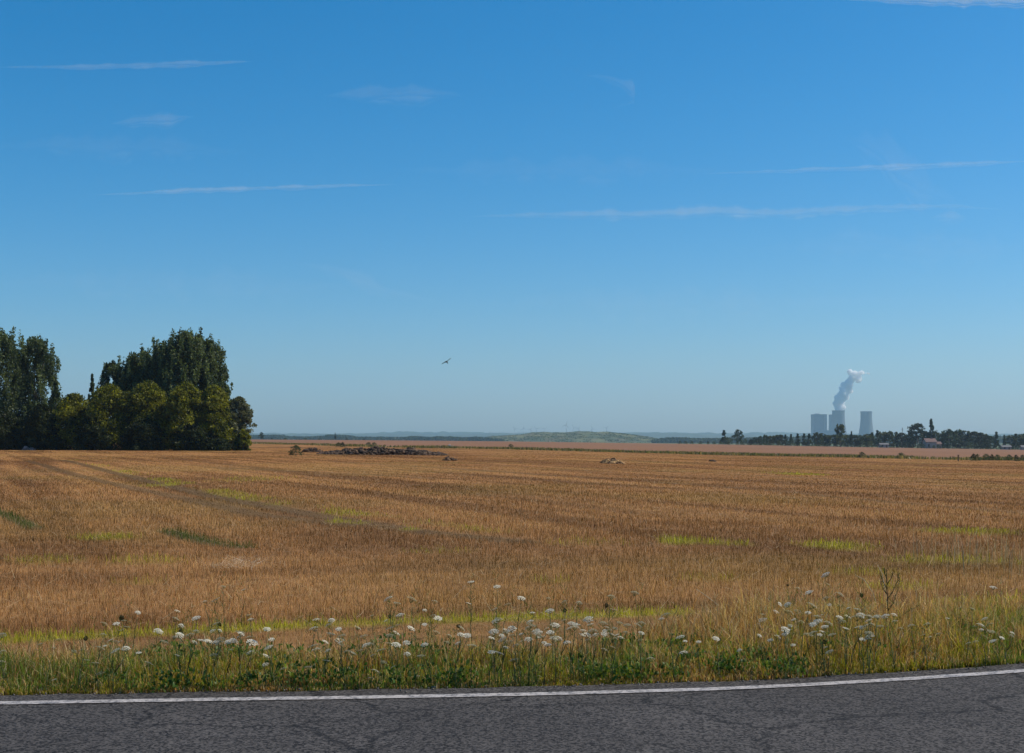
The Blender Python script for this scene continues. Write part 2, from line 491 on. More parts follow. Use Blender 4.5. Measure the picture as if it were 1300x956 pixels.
    # crumbs of grit along the asphalt edge
    mb = MB(); rg = random.Random(5)
    for _ in range(520):
        i = rg.randrange(60, len(xs) - 45); o = abs(rg.gauss(0, 0.07)) - 0.03
        s = rg.uniform(0.003, 0.009)
        mb.blob((xs[i] + rg.uniform(-.07, .07) + nx[i] * o, ys[i] + ny[i] * o, 0.014 + s * 0.3), (s, s, s * .7), 5, 4, 0.2, rg=rg)
    tag(mb.build('roadside_grit', plain('grit', (0.16, 0.14, 0.12), 0.9, 30, 0.4)), kind='stuff')
build_road()

# ------------------------------------------------------------------ blades of straw and grass
def blades(P, h, w, yaw, lean, lyaw, col, tipcol=None, seg=1):
    """P (n,3), tapering blades; seg=2 gives a bent blade"""
    n = len(P)
    ax = np.stack([np.cos(yaw), np.sin(yaw), np.zeros(n)], 1)
    ln = np.stack([np.cos(lyaw), np.sin(lyaw), np.zeros(n)], 1)
    up = np.array((0, 0, 1.0))
    tip = P + ln * (h * np.sin(lean))[:, None] + up * (h * np.cos(lean))[:, None]
    if tipcol is None: tipcol = col
    W = ax * (w / 2)[:, None]
    if seg == 1:
        V = np.stack([P - W, P + W, tip + W * 0.35, tip - W * 0.35], 1).reshape(-1, 3)
        C = np.stack([col, col, tipcol, tipcol], 1).reshape(-1, 3)
        b = np.arange(n)[:, None] * 4
        return V, b + np.array([[0, 1, 2, 3]]), C
    mid = P + ln * (h * 0.5 * np.sin(lean * 0.35))[:, None] + up * (h * 0.58 * np.cos(lean * 0.35))[:, None]
    V = np.stack([P - W, P + W, mid + W * .85, mid - W * .85, tip + W * .12, tip - W * .12], 1).reshape(-1, 3)
    mc = (np.asarray(col) + tipcol) / 2
    C = np.stack([col, col, mc, mc, tipcol, tipcol], 1).reshape(-1, 3)
    b = np.arange(n)[:, None] * 6
    return V, np.concatenate([b + np.array([[0, 1, 2, 3]]), b + np.array([[3, 2, 4, 5]])]), C

def sample_xy(n, y0, y1, margin=0.40):
    """ground points, density falling with distance squared"""
    Y = y0 * (y1 / y0) ** rng.random(n)
    X = (rng.random(n) * 2 - 1) * (margin * Y + 3.5)
    return X, Y
def build_stubble():
    X, Y = sample_xy(820000, 11.0, 330)
    # thin out close by, where stems are counted in hundreds per square metre
    c, yel, grn, tr, far, bnd, vd = field_col(X, Y, True)
    near = rng.random(len(X)) < np.clip((Y / 15.0) ** 2, 0.4, 1) if False else np.ones(len(X), bool)
    keep = near & (vd > 1.5 + rng.random(len(X)) * 1.4) & (rng.random(len(X)) > 0.45 * tr * (Y < 120)) & (rng.random(len(X)) > far * 0.9) & (grn < 0.5)
    X, Y, c, yel, grn, bnd, tr, vd = X[keep], Y[keep], c[keep], yel[keep], grn[keep], bnd[keep], tr[keep], vd[keep]
    # drilled rows
    q = X * RNRM[0] + Y * RNRM[1]
    row = np.round(q / 0.14) * 0.14 + rng.normal(0, 0.022, len(X))
    sn = Y < 70
    X = np.where(sn, X + (row - q) * RNRM[0], X); Y = np.where(sn, Y + (row - q) * RNRM[1], Y)
    n = len(X)
    Z = ground(X, Y)
    hh = (0.042 + 0.066 * rng.random(n)) * (1 - .45 * sst(30, 90, Y)) * np.where(Y < np.interp(X, [p[0] for p in YS1 + YS2], [p[1] for p in YS1 + YS2]) + .1, .5, 1) * (0.55 + 0.9 * fbm((X * RDIR[0] + Y * RDIR[1]) / 4, (X * RNRM[0] + Y * RNRM[1]) / .9, 71)) * (1 - 0.5 * tr)
    w = np.maximum(0.0042, Y * 0.00027) * (0.7 + 0.6 * rng.random(n))
    t = rng.random(n)[:, None]
    v = (0.30 + 1.2 * rng.random(n) ** 1.5)[:, None]
    pale = (rng.random(n) < 0.12)[:, None]
    col = c * v * (0.9 + 0.25 * t)
    col = np.where(pale, np.clip(c * 1.5 + 0.05, 0, .6), col)
    gk = (rng.random(n) < yel * 0.75)[:, None]
    col = np.where(gk, np.array((0.33, 0.31, 0.03)) * v, col)
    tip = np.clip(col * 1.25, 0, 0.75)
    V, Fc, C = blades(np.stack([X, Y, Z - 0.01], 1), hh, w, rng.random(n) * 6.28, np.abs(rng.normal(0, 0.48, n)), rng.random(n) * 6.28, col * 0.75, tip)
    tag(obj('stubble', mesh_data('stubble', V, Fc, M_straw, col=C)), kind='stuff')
    # straw lying on the ground, and tall bent stalks standing out of it
    X, Y = sample_xy(11000, 11.5, 90)
    vd = Y - edge(X); k = vd > 1.7
    X, Y = X[k], Y[k]; n = len(X)
    c0 = gp(303, 726)
    nx = 170
    X = np.concatenate([X, c0[0] + rng.normal(0, 0.15, nx)]); Y = np.concatenate([Y, c0[1] + rng.normal(0, 0.09, nx)])
    n = len(X)
    z = ground(X, Y) + 0.05 + 0.10 * rng.random(n)
    ll = 0.12 + 0.25 * rng.random(n)
    v = (0.6 + 0.6 * rng.random(n))[:, None]
    col = np.array((0.46, 0.35, 0.20)) * v
    col[-nx:] = np.array((0.58, 0.47, 0.34)) * v[-nx:]
    V, Fc, C = blades(np.stack([X, Y, z], 1), ll, np.maximum(0.005, Y * 0.0003), rng.random(n) * 6.28, 1.2 + 0.5 * rng.random(n), rng.random(n) * 6.28, col)
    tag(obj('loose_straw', mesh_data('loose_straw', V, Fc, M_straw, col=C)), kind='stuff')
build_stubble()

def build_weeds():
    """yellow-green weeds in the patches and strips of the field, dark weeds in the ruts, the boundary strip"""
    VV, FF, CC, off = [], [], [], 0
    X, Y = sample_xy(420000, 11.0, 130)
    yel, grn, tr, far, bnd, vd = masks(X, Y)
    k = (rng.random(len(X)) < np.maximum(np.where(vd < 5, yel * 1.0, yel * .45), grn)) & (vd > 1.2)
    X, Y, yel, grn = X[k], Y[k], yel[k], grn[k]; n = len(X)
    g = grn > yel
    h = np.where(g, 0.04 + 0.09 * rng.random(n), np.where(Y < 14.5, 0.04 + 0.05 * rng.random(n), 0.06 + 0.06 * rng.random(n)))
    col = np.where(g[:, None], np.array((0.085, 0.10, 0.02)), np.array((0.40, 0.36, 0.03))) * (0.6 + 0.7 * rng.random(n))[:, None]
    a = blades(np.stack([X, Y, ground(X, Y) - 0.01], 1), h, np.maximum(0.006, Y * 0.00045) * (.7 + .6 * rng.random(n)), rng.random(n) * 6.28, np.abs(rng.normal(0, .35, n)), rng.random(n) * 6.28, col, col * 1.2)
    VV.append(a[0]); FF.append(a[1] + off); CC.append(a[2]); off += len(a[0])
    # boundary strip
    n = 26000
    i = rng.integers(0, len(BND) - 1, n); t = rng.random(n)
    B = np.array(BND)[:, :2]
    P = B[i] * (1 - t)[:, None] + B[i + 1] * t[:, None]
    P[:, 1] += rng.normal(0, 1, n) * P[:, 1] * 0.010
    s = 0.35 + 0.5 * fbm(P[:, 0] / 9, P[:, 1] / 9, 81)
    keep = rng.random(n) < sst(0.25, 0.6, fbm(P[:, 0] / 14, P[:, 1] / 30, 83)) * .9 + .1
    P, s = P[keep], s[keep]; n = len(P)
    col = np.where((rng.random(n) < 0.55)[:, None], np.array((0.09, 0.10, 0.03)), np.array((0.26, 0.19, 0.09))) * (.6 + .8 * rng.random(n))[:, None]
    a = blades(np.stack([P[:, 0], P[:, 1], ground(P[:, 0], P[:, 1]) - .02], 1), s * (.5 + .6 * rng.random(n)), 0.10 + 0.25 * rng.random(n), rng.random(n) * 6.28, np.abs(rng.normal(0, .4, n)), rng.random(n) * 6.28, col)
    VV.append(a[0]); FF.append(a[1] + off); CC.append(a[2]); off += len(a[0])
    tag(obj('field_weeds', mesh_data('field_weeds', np.concatenate(VV), np.concatenate(FF), M_grass, col=np.concatenate(CC))), kind='stuff')
build_weeds()

def build_verge():
    VV, FF, CC, off = [], [], [], 0
    def put(a):
        nonlocal off
        VV.append(a[0]); FF.append(a[1] + off); CC.append(a[2]); off += len(a[0])
    n = 390000
    X = rng.uniform(-9, 10.5, n); d = 3.4 * rng.random(n) ** 1.35
    Y = edge(X) + d + 0.02 + 0.06 * (fbm(X * 4, X * 0, 91) - .3)
    cl = fbm(X * 1.6, Y * 1.6, 92); cl2 = fbm(X * 4.2, Y * 4.2, 94); cl3 = fbm(X * .7, Y * 1.1, 97)
    right = sst(0.6, 2.6, X); brown = sst(.5, 1.2, X) * (1 - sst(2.0, 2.6, X))
    reach = 0.95 + 0.95 * right + 0.3 * brown
    ed = d + (cl - .5) * 1.3
    dens = (1 - sst(reach * .75, reach * 1.75, ed)) * (0.25 + 1.1 * cl2)
    k = rng.random(n) < dens
    X, Y, d, ed, cl, cl2, cl3, right, reach, brown = [q[k] for q in (X, Y, d, ed, cl, cl2, cl3, right, reach, brown)]; n = len(X)
    h = (0.035 + 0.095 * sst(0, 0.7, d)) * (0.4 + 1.2 * cl2) * (0.55 + 0.9 * rng.random(n) ** 1.5) * (1 + .55 * right + .5 * brown * sst(.8, 1.6, d))
    dry = rng.random(n) < np.clip(0.33 + 0.72 * sst(0.55 * reach, 1.25 * reach, ed) + .35 * (cl3 > .58) + .3 * brown * sst(.7, 1.3, d), 0, .95)
    v = (0.45 + 1.05 * rng.random(n))[:, None]
    g1, g2, g3 = np.array((0.20, 0.195, 0.016)), np.array((0.31, 0.28, 0.024)), np.array((0.13, 0.18, 0.026))
    gc = np.where((cl < 0.44)[:, None], g3, np.where((rng.random(n) < 0.45)[:, None], g2, g1))
    q = rng.random(n)[:, None]
    dc = np.where(q < 0.45, np.array((0.44, 0.27, 0.115)), np.where(q < .8, np.array((0.31, 0.155, 0.055)), np.array((0.5, 0.38, 0.22))))
    col = np.where(dry[:, None], dc, gc) * v
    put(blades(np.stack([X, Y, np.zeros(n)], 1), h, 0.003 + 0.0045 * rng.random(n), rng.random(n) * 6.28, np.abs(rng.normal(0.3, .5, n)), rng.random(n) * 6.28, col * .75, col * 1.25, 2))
    # small broad leaves in loose clumps
    m = 2500
    X = rng.uniform(-9, 10.3, m); d = 0.05 + 1.35 * rng.random(m)
    cl = fbm(X * 1.3 + 7, d * 1.7, 95); k = cl > 0.50
    X, d = X[k], d[k]; Y = edge(X) + d
    for x, y in zip(X, Y):
        q = int(rng.integers(14, 34)); ya = rng.random(q) * 6.28
        rr = 0.10 * np.sqrt(rng.random(q)); top = rng.uniform(.05, .17)
        pz = rng.random(q) ** .7 * top
        cc = (np.array((0.05, 0.10, 0.018)) if rng.random() < .6 else np.array((0.12, 0.16, 0.025))) * (0.5 + 1.0 * rng.random(q))[:, None]
        put(blades(np.stack([x + np.cos(ya) * rr, y + np.sin(ya) * rr, pz], 1), 0.018 + 0.03 * rng.random(q), 0.010 + 0.012 * rng.random(q), rng.random(q) * 6.28, 0.3 + 1.0 * rng.random(q), rng.random(q) * 6.28, cc, cc * 1.15, 2))
    # taller wispy stalks, some green, some dry
    n = 1200
    X = rng.uniform(-9, 10.3, n); d = 0.3 + 1.6 * rng.random(n); Y = edge(X) + d
    col = np.where((rng.random(n) < .5)[:, None], np.array((0.46, 0.32, 0.15)), np.array((0.12, 0.14, 0.03))) * (0.5 + .7 * rng.random(n))[:, None]
    put(blades(np.stack([X, Y, np.zeros(n)], 1), (0.14 + 0.2 * rng.random(n)) * (1 + .5 * sst(.5, 3, X)), np.full(n, 0.0035), rng.random(n) * 6.28, np.abs(rng.normal(.25, .35, n)), rng.random(n) * 6.28, col, col * 1.2, 2))
    tag(obj('verge_grass', mesh_data('verge_grass', np.concatenate(VV), np.concatenate(FF), M_grass, col=np.concatenate(CC))), kind='stuff')
    # pale dry stalks standing in the stubble on the right
    n = 130
    X, Y = rng.uniform(5.3, 7.4, n), rng.uniform(15.5, 20.5, n)
    k = rng.random(n) < 0.9; X, Y = X[k], Y[k]; n = len(X)
    col = np.array((0.42, 0.33, 0.20)) * (0.6 + .6 * rng.random(n))[:, None]
    a = blades(np.stack([X, Y, ground(X, Y)], 1), 0.3 + 0.28 * rng.random(n), np.full(n, 0.007), rng.random(n) * 6.28, np.abs(rng.normal(.15, .2, n)), rng.random(n) * 6.28, col, col * 1.3, 2)
    tag(obj('dry_stalks', mesh_data('dry_stalks', a[0], a[1], M_straw, col=a[2])), kind='stuff')
build_verge()

# ------------------------------------------------------------------ wild carrots
HEADS = """284,745 309,749 273,762 260,764 249,785 223,786 225,776 316,781 318,787 148,792 132,792 157,788 175,778 222,809 200,801 270,801 249,802 230,795
275,792 297,814 320,816 316,809 317,829 122,842 127,856 94,827 141,813 160,824 189,842 176,829 2,807 293,825 69,863 225,832 274,815 161,796
492,761 496,758 523,761 552,764 504,766 598,739 631,745 595,766 645,767 628,774 539,775 550,782 556,785 472,782 508,781 490,788 402,787 421,788 539,793
454,797 633,786 629,789 586,798 345,812 339,799 341,822 338,833 337,844 442,820 429,812 398,820 482,812 627,803 647,801 634,829 624,828 638,812 599,820
473,832 499,847 487,841 476,852 528,859 471,861 391,847 359,850 522,798 447,829 624,810 495,798 517,831 652,838
776,758 806,753 662,760 696,760 717,764 735,766 779,774 676,778 698,776 747,787 845,781 840,786 810,794 814,792 766,792 725,792 730,793 771,797 699,803
754,801 794,803 740,801 781,811 703,813 720,816 864,809 767,805 813,813 826,837 767,825 746,813 968,780 968,787 976,798 964,807 978,813 670,798 662,805 778,822 673,790 685,862
1048,730 1051,742 1013,747 1027,752 1066,755 1031,769 1000,768 990,767 1013,776 1026,778 1049,760 1053,768 1066,770 1077,772 1088,774 1088,784 1076,783 1113,783
1124,783 1135,781 1038,789 1051,792 1066,787 1074,798 1017,790 1106,793 1117,795 1041,806 1056,806 1032,803 1007,819 1048,822 1053,828 997,800 1003,795 987,809
1219,772 1235,773 1261,746 1250,786 1245,794 1258,792 1237,796 1172,806 1181,809 1192,805 1239,815"""
HEADS = [tuple(map(int, h.split(','))) for h in HEADS.split()]
hrg = random.Random(41)
for x0, x1, y0, y1, k in ((120, 340, 790, 838, 24), (395, 560, 786, 842, 30), (560, 700, 790, 830, 22), (680, 815, 785, 822, 26), (960, 1120, 770, 815, 28), (1130, 1290, 778, 822, 12), (0, 120, 805, 850, 7), (820, 950, 800, 835, 5)):
    HEADS += [(int(hrg.uniform(x0, x1)), int(hrg.triangular(y0, y1, y0 + .35 * (y1 - y0)))) for _ in range(k)]
HEADS = sorted(set(HEADS))
SIZE = {(1048, 730): 1.55, (1031, 769): 1.5, (1066, 755): 1.25, (273, 762): 1.5, (776, 758): 1.3, (806, 753): 1.25, (747, 787): 1.4, (492, 761): 1.3, (523, 761): 1.35, (556, 785): 1.35,
        (598, 739): 1.1, (631, 745): 1.1, (1088, 784): 1.4, (1051, 792): 1.3, (1038, 789): 1.3, (127, 856): 1.2, (320, 816): 1.4, (249, 785): 1.2, (845, 781): 1.2, (1013, 776): 1.2, (122, 842): 1.1}
def umbel_mesh(seed, dome, green=False):
    rg = random.Random(seed); mb = MB()
    # rays under the head
    for k in range(14):
        a = 2 * math.pi * k / 14 + rg.uniform(-.15, .15); q = rg.uniform(0.016, 0.034)
        mb.tube([(0, 0, -0.03), (q * .6 * math.cos(a), q * .6 * math.sin(a), -0.012), (q * math.cos(a), q * math.sin(a), dome * (1 - (q / .036) ** 2))], 0.0007, 4, (0.16, 0.2, 0.07))
    for k in range(34):
        q = 0.036 * math.sqrt((k + .5) / 34); a = k * 2.39996 + rg.uniform(-.2, .2)
        cx, cy, cz = q * math.cos(a), q * math.sin(a), dome * (1 - (q / .036) ** 2) + rg.uniform(-.0015, .0015)
        for j in range(7):
            r2 = 0.0055 * math.sqrt((j + .3) / 7) * rg.uniform(.7, 1.2); b = j * 2.4 + k
            w = rg.uniform(0.74, 0.86)
            c = (w, w * 0.98, w * 0.86)
            if green: c = rg.choice([(0.20, 0.24, 0.09), (0.14, 0.15, 0.06), (0.38, 0.38, 0.24)])
            s = rg.uniform(0.0020, 0.0032)
            x, y, z = cx + r2 * math.cos(b), cy + r2 * math.sin(b), cz + rg.uniform(0, .0015)
            mb.add([(x - s, y, z), (x, y - s, z + .0006), (x + s, y, z), (x, y + s, z + .0006), (x, y, z - 0.001)], [(0, 1, 2, 3), (1, 0, 4), (2, 1, 4), (3, 2, 4), (0, 3, 4)], c)
    return mb.data('flower_head', M_petal, col=True)
UMB = [umbel_mesh(1, 0.011), umbel_mesh(2, 0.017), umbel_mesh(3, 0.014), umbel_mesh(4, 0.021), umbel_mesh(5, 0.007)]
def nest_mesh(seed):
    rg = random.Random(seed); mb = MB()
    for k in range(26):
        a = 2 * math.pi * k / 26; r0 = rg.uniform(.009, .017)
        mb.tube([(0, 0, -0.022), (r0 * math.cos(a), r0 * math.sin(a), -0.004), (r0 * .8 * math.cos(a), r0 * .8 * math.sin(a), 0.014)], 0.0011, 4, (0.07, 0.075, 0.03))
        for j in range(3):
            mb.blob((r0 * .75 * math.cos(a) + rg.uniform(-.004, .004), r0 * .75 * math.sin(a) + rg.uniform(-.004, .004), 0.013 + rg.uniform(-.003, .004)), (.002, .002, .002), 5, 4, 0.2, (0.10, 0.10, 0.045), rg)
    return mb.data('seed_nest', M_petal, col=True)
NEST = [nest_mesh(1), nest_mesh(2)]
def carrot_leaf_mesh(seed):
    rg = random.Random(seed); P, H, W, YA, LN, LY, C = [], [], [], [], [], [], []
    for k in range(60):
        z = rg.random() ** 1.6 * 0.55; a = rg.uniform(0, 6.28); q = rg.uniform(0, .035) * (1 - z)
        P.append((q * math.cos(a), q * math.sin(a), z)); H.append(rg.uniform(.02, .055)); W.append(rg.uniform(.002, .005)); YA.append(rg.uniform(0, 6.28)); LN.append(rg.uniform(.3, 1.2)); LY.append(a)
        f = rg.uniform(.7, 1.3); C.append((0.085 * f, 0.11 * f, 0.025 * f))
    V, Fc, Cc = blades(np.array(P), np.array(H), np.array(W), np.array(YA), np.array(LN), np.array(LY), np.array(C))
    return mesh_data('foliage', V, Fc, M_grass, col=Cc)
CLEAF = [carrot_leaf_mesh(k) for k in range(4)]
# several heads close together make one plant
pool = sorted(HEADS); plants = []
while pool:
    h = pool.pop(0); g = [h]
    for q in list(pool):
        if len(g) < 3 and abs(q[0] - h[0]) < 9 and abs(q[1] - h[1]) < 11:
            g.append(q); pool.remove(q)
    plants.append(g)
SPECIAL = {(1048, 730): 'tallest wild carrot with a broad flat white head, left of the dark branching weed',
           (1031, 769): 'wild carrot with a large round domed white head in the right flower clump',
           (1066, 755): 'wild carrot with a wide white head just left of the top of the dark weed',
           (273, 762): 'wild carrot with the largest white head on the left side of the verge',
           (284, 745): 'wild carrot with the highest white head on the left, against brown stubble',
           (309, 749): 'wild carrot with small tilted white head, just right of the highest left one',
           (806, 753): 'wild carrot whose lone white head stands highest right of the middle, against stubble',
           (776, 758): 'wild carrot with a wide flat white head, left of the lone highest middle one',
           (747, 787): 'wild carrot with a big white head crowning the dense clump near the middle',
           (845, 781): 'wild carrot with a white head at the right end of the yellow strip',
           (492, 761): 'wild carrot with two overlapping white heads above the yellow strip, left of the middle',
           (523, 761): 'wild carrot with a long flat white head against the brown stubble, left of the middle',
           (598, 739): 'wild carrot with a flat white head standing highest in the middle of the verge',
           (631, 745): 'wild carrot with a flat white head, second highest in the middle of the verge',
           (1261, 746): 'wild carrot with a lone small white head standing highest at the far right',
           (864, 809): 'lone wild carrot with a white head above the dark green leaves right of the middle',
           (826, 837): 'wild carrot with a tiny white head low in dark leaves right of the middle',
           (2, 807): 'wild carrot with a white head at the left edge of the photo',
           (122, 842): 'lone wild carrot with a white head low in the green grass at the lower left',
           (94, 827): 'wild carrot with a faded pale head at the edge of the dry grass, lower left',
           (1219, 772): 'wild carrot with a thin tilted white head on the right, before the brown grass',
           (1235, 773): 'wild carrot with a small white head, right neighbour of the thin tilted one',
           (968, 780): 'wild carrot with two stacked white heads standing left of the right flower clump',
           (552, 764): 'wild carrot with a tilted yellowish white head above the yellow strip in the middle'}
def put_carrot(heads, i, label=None, nest=False):
    rg = random.Random(i * 13 + 5)
    h0 = heads[0]
    want = min(0.55, max(0.14, 0.32 + rg.gauss(0, 0.09)))
    Y = (EYE - want) * F / (h0[1] - HY)
    X = (h0[0] - CX) / F * Y
    lo, hi = float(edge(X)) + 0.12, float(edge(X)) + 3.4
    Y = min(max(Y, lo), hi); X = (h0[0] - CX) / F * Y
    bx, by = X + rg.uniform(-.06, .06), Y + rg.uniform(-.05, .08)
    root = empty('wild_carrot', (bx, by, 0))
    tag(root, label or 'low wild carrot with white flower heads, one of many crowded together in the verge grass', 'wild carrot', 'wild carrots flowering on the verge')
    mb = MB(); top = []
    for q in heads:
        p = at(q[0], q[1], Y + rg.uniform(-.06, .06)) - np.array((bx, by, 0))
        p[2] = max(p[2], 0.06)
        top.append(p)
    fork = np.array((top[0][0] * .35, top[0][1] * .35, min(t[2] for t in top) * 0.45))
    mb.tube([(0, 0, -0.02), tuple(fork * (.5, .5, .5)), tuple(fork)], [0.0034, .003, .0026], 5)
    for p in top:
        e = p - np.array((0, 0, 0.03)); mid = (fork + e) / 2 + np.array((rg.uniform(-.015, .015), rg.uniform(-.015, .015), 0))
        mb.tube([tuple(fork), tuple(mid), tuple(e)], [.0024, .002, .0016], 5)
    mb.build('stem', M_stem, root, smooth=True)
    for p, q in zip(top, heads):
        o = obj('seed_nest' if nest else 'flower_head', rg.choice(NEST if nest else UMB), root, tuple(p))
        s = SIZE.get(q, rg.uniform(0.55, 1.2)) * 0.78 if not nest else rg.uniform(.7, 1.1)
        o.scale = (s, s, s * rg.uniform(.65, 1.05))
        o.rotation_euler = (rg.gauss(0.32, .13), rg.gauss(0.2, .14), rg.uniform(0, 6.28))
    lf = obj('foliage', CLEAF[i % 4], root)
    s = max(.2, min(1, max(t[2] for t in top) / 0.42)); lf.scale = (1.2, 1.2, s)
for i, g in enumerate(plants):
    lab = next((SPECIAL[h] for h in g if h in SPECIAL), None)
    if lab:
        k = next(h for h in g if h in SPECIAL); g = [k] + [h for h in g if h != k]
    put_carrot(g, i, lab)
for i, h in enumerate([(154, 785), (109, 811), (230, 802), (279, 793), (495, 783), (582, 795), (717, 775), (770, 769), (1000, 743), (1094, 756), (1047, 815)]):
    put_carrot([h], 500 + i, 'wild carrot gone to a small dark closed seed nest among the white ones', nest=True)

# ------------------------------------------------------------------ tall dark weed on the verge
def tall_weed():
    Y = 11.55
    b = at(1129, 820, Y); b[2] = 0
    root = empty('tall_weed', tuple(b))
    tag(root, 'tall dark branching weed with a thin stalk on the right of the verge', 'weed')
    mb = MB(); rg = random.Random(3)
    def P(px, py, dy=0): 
        p = at(px, py, Y + dy) - b; return (p[0], p[1], p[2])
    stem = [(0, 0, -.02), P(1128, 800), P(1127, 770), P(1126, 745), P(1125.5, 722)]
    mb.tube(stem, [.0048, .0045, .004, .0032, .0018], 6)
    br = [[P(1128, 800), P(1137, 790, .05), P(1150, 778, .1), P(1168, 768, .12)], [P(1127, 776), P(1134, 766), P(1140, 748, .05), P(1142, 733, .06)],
          [P(1127, 760), P(1133, 752, -.05), P(1139, 738, -.08), P(1141, 728, -.1)], [P(1127, 756), P(1121, 748), P(1118, 738)], [P(1126, 742), P(1131, 735), P(1135, 726)],
          [P(1126, 748), P(1120, 736, .05), P(1117, 728, .05)], [P(1128, 806), P(1120, 797, -.1), P(1113, 790, -.12)], [P(1126, 735), P(1123, 728), P(1122, 722)]]
    for q in br: mb.tube(q, [.0026, .0022] + [.0013] * (len(q) - 2), 5)
    mb.build('stem', M_darkstem, root, smooth=True)
    Pn, H, W, LY = [], [], [], []
    for q in br + [stem]:
        for a, c in zip(q[:-1], q[1:]):
            for _ in range(26):
                t = rg.random(); Pn.append([a[k] * (1 - t) + c[k] * t for k in range(3)]); H.append(rg.uniform(.008, .028)); W.append(rg.uniform(.003, .007)); LY.append(rg.uniform(0, 6.28))
    n = len(Pn)
    V, Fc, C = blades(np.array(Pn), np.array(H), np.array(W), rng.random(n) * 6.28, .4 + .7 * rng.random(n), np.array(LY), np.full((n, 3), (0.05, 0.065, 0.022)))
    obj('leaves', mesh_data('leaves', V, Fc, M_grass, col=C), root)
tall_weed()
def bent_stalk(px, label):
    Y = 12.6
    b = at(px[0][0], px[0][1], Y); b[2] = 0
    mb = MB()
    pts = [tuple(at(x, y, Y + .1 * k) - b) for k, (x, y) in enumerate(px)]
    pts[0] = (pts[0][0], pts[0][1], -0.02)
    mb.tube(pts, [.0035] + [.003] * (len(pts) - 2) + [.0022], 5)
    c = px[-1]
    o = mb.build('dry_stalk', plain('dry_stalk_straw', (0.42, 0.34, 0.2), .7), loc=tuple(b))
    tag(o, label, 'dry stalk')
bent_stalk([(1128, 790), (1124, 750), (1120, 728), (1114, 717)], 'pale bent dry stalk leaning left across the tall dark weed')
bent_stalk([(1122, 790), (1108, 752), (1097, 736), (1086, 730)], 'long pale dry stalk arching left beside the right flower clump')
bent_stalk([(932, 792), (914, 770), (896, 756), (884, 748)], 'pale dry stalk slanting left over the stubble, right of the middle')

# ------------------------------------------------------------------ trees
def crown_mesh(name, rg, clumps, nleaf, leaf, cols, up=0.0):
    """clumps: (x,y,z,rx,rz,tint)"""
    C = np.array([c[:5] for c in clumps]); tint = np.array([c[5] for c in clumps])
    wts = (C[:, 3] ** 1.6 * C[:, 4]); wts = wts / wts.sum()
    idx = rg.choice(len(C), nleaf, p=wts)
    d = rg.normal(0, 1, (nleaf, 3)); d /= np.linalg.norm(d, axis=1)[:, None]
    r = rg.random(nleaf) ** 0.45
    P = C[idx, :3] + d * r[:, None] * np.stack([C[idx, 3], C[idx, 3], C[idx, 4]], 1)
    P[:, 2] = np.maximum(P[:, 2], 0.05)
    # leaf sprays: rhombs in random attitudes
    a = rg.normal(0, 1, (nleaf, 3)) + np.array((0, 0, up)); a /= np.linalg.norm(a, axis=1)[:, None]
    b = np.cross(a, rg.normal(0, 1, (nleaf, 3))); b /= np.linalg.norm(b, axis=1)[:, None]
    s = leaf * (0.55 + 0.9 * rg.random(nleaf))
    V = np.stack([P - a * s[:, None], P + b * (s * .55)[:, None], P + a * s[:, None], P - b * (s * .55)[:, None]], 1).reshape(-1, 3)
    cc = np.array(cols)
    t = np.clip(tint[idx] + rg.normal(0, 0.16, nleaf), 0, 1)[:, None]
    col = cc[0] * (1 - t) + cc[1] * t
    col = np.repeat(col * (0.8 + .4 * rg.random(nleaf))[:, None], 4, 0)
    return mesh_data(name, V, np.arange(nleaf * 4).reshape(-1, 4), M_leaf, col=col)
def clump_set(rg, kind, w, h, base=0.0, n=None):
    """clump centres of a crown of width w and height h above base"""
    out = []
    n = n or 120
    for k in range(n):
        t = rg.random() ** 0.9
        if kind == 'poplar':      prof = (0.7 + 0.3 * math.sin(min(1, t * 2.6) * math.pi / 2)) * math.sqrt(max(.08, 1 - max(0, (t - .5) / .5) ** 2.7))
        elif kind == 'spire':     prof = (0.6 + .4 * math.sin(min(1, t * 2.5) * 1.57)) * (1 - max(0, (t - .35) / .65) ** 1.5 * .95)
        elif kind == 'cone':      prof = 1.0 - 0.92 * t
        elif kind == 'round':     prof = math.sqrt(max(0.02, 1 - (2 * t - 1) ** 2)) if t > 0.5 else 0.62 + 0.38 * math.sin(t * math.pi)
        else:                     prof = math.sqrt(max(0.03, 1 - t ** 2.4))       # bush, to the ground
        rr = math.sqrt(rg.random()) ** 0.55
        a = rg.random() * 2 * math.pi
        lump = 0.82 + 0.30 * math.sin(a * 3 + t * 5 + w) * rg.random()
        cs = w * (0.055 + 0.05 * rg.random())
        q = max(0, w / 2 * prof * lump - cs * .5) * rr
        if kind == 'poplar': rx, rz = cs * .62, cs * 1.75
        elif kind == 'spire': rx, rz = cs * .75, cs * 1.7
        elif kind == 'cone': rx, rz = cs * 1.1, cs * .7
        else: rx, rz = cs * 1.15, cs * .95
        out.append((q * math.cos(a), q * math.sin(a), base + t * (h - rz * .9), rx, rz, rg.random()))
    if kind == 'poplar':          # upright leading shoots that break the outline
        for k in range(n // 5):
            t = .45 + .5 * rg.random(); a = rg.random() * 2 * math.pi
            q = w / 2 * math.sqrt(max(.04, 1 - max(0, (t - .5) / .5) ** 2.7)) * (.70 + .22 * rg.random())
            s_ = w * (.022 + .02 * rg.random())
            out.append((q * math.cos(a), q * math.sin(a), base + t * h, s_, s_ * (3.0 + 2.2 * rg.random()), rg.random()))
    return out
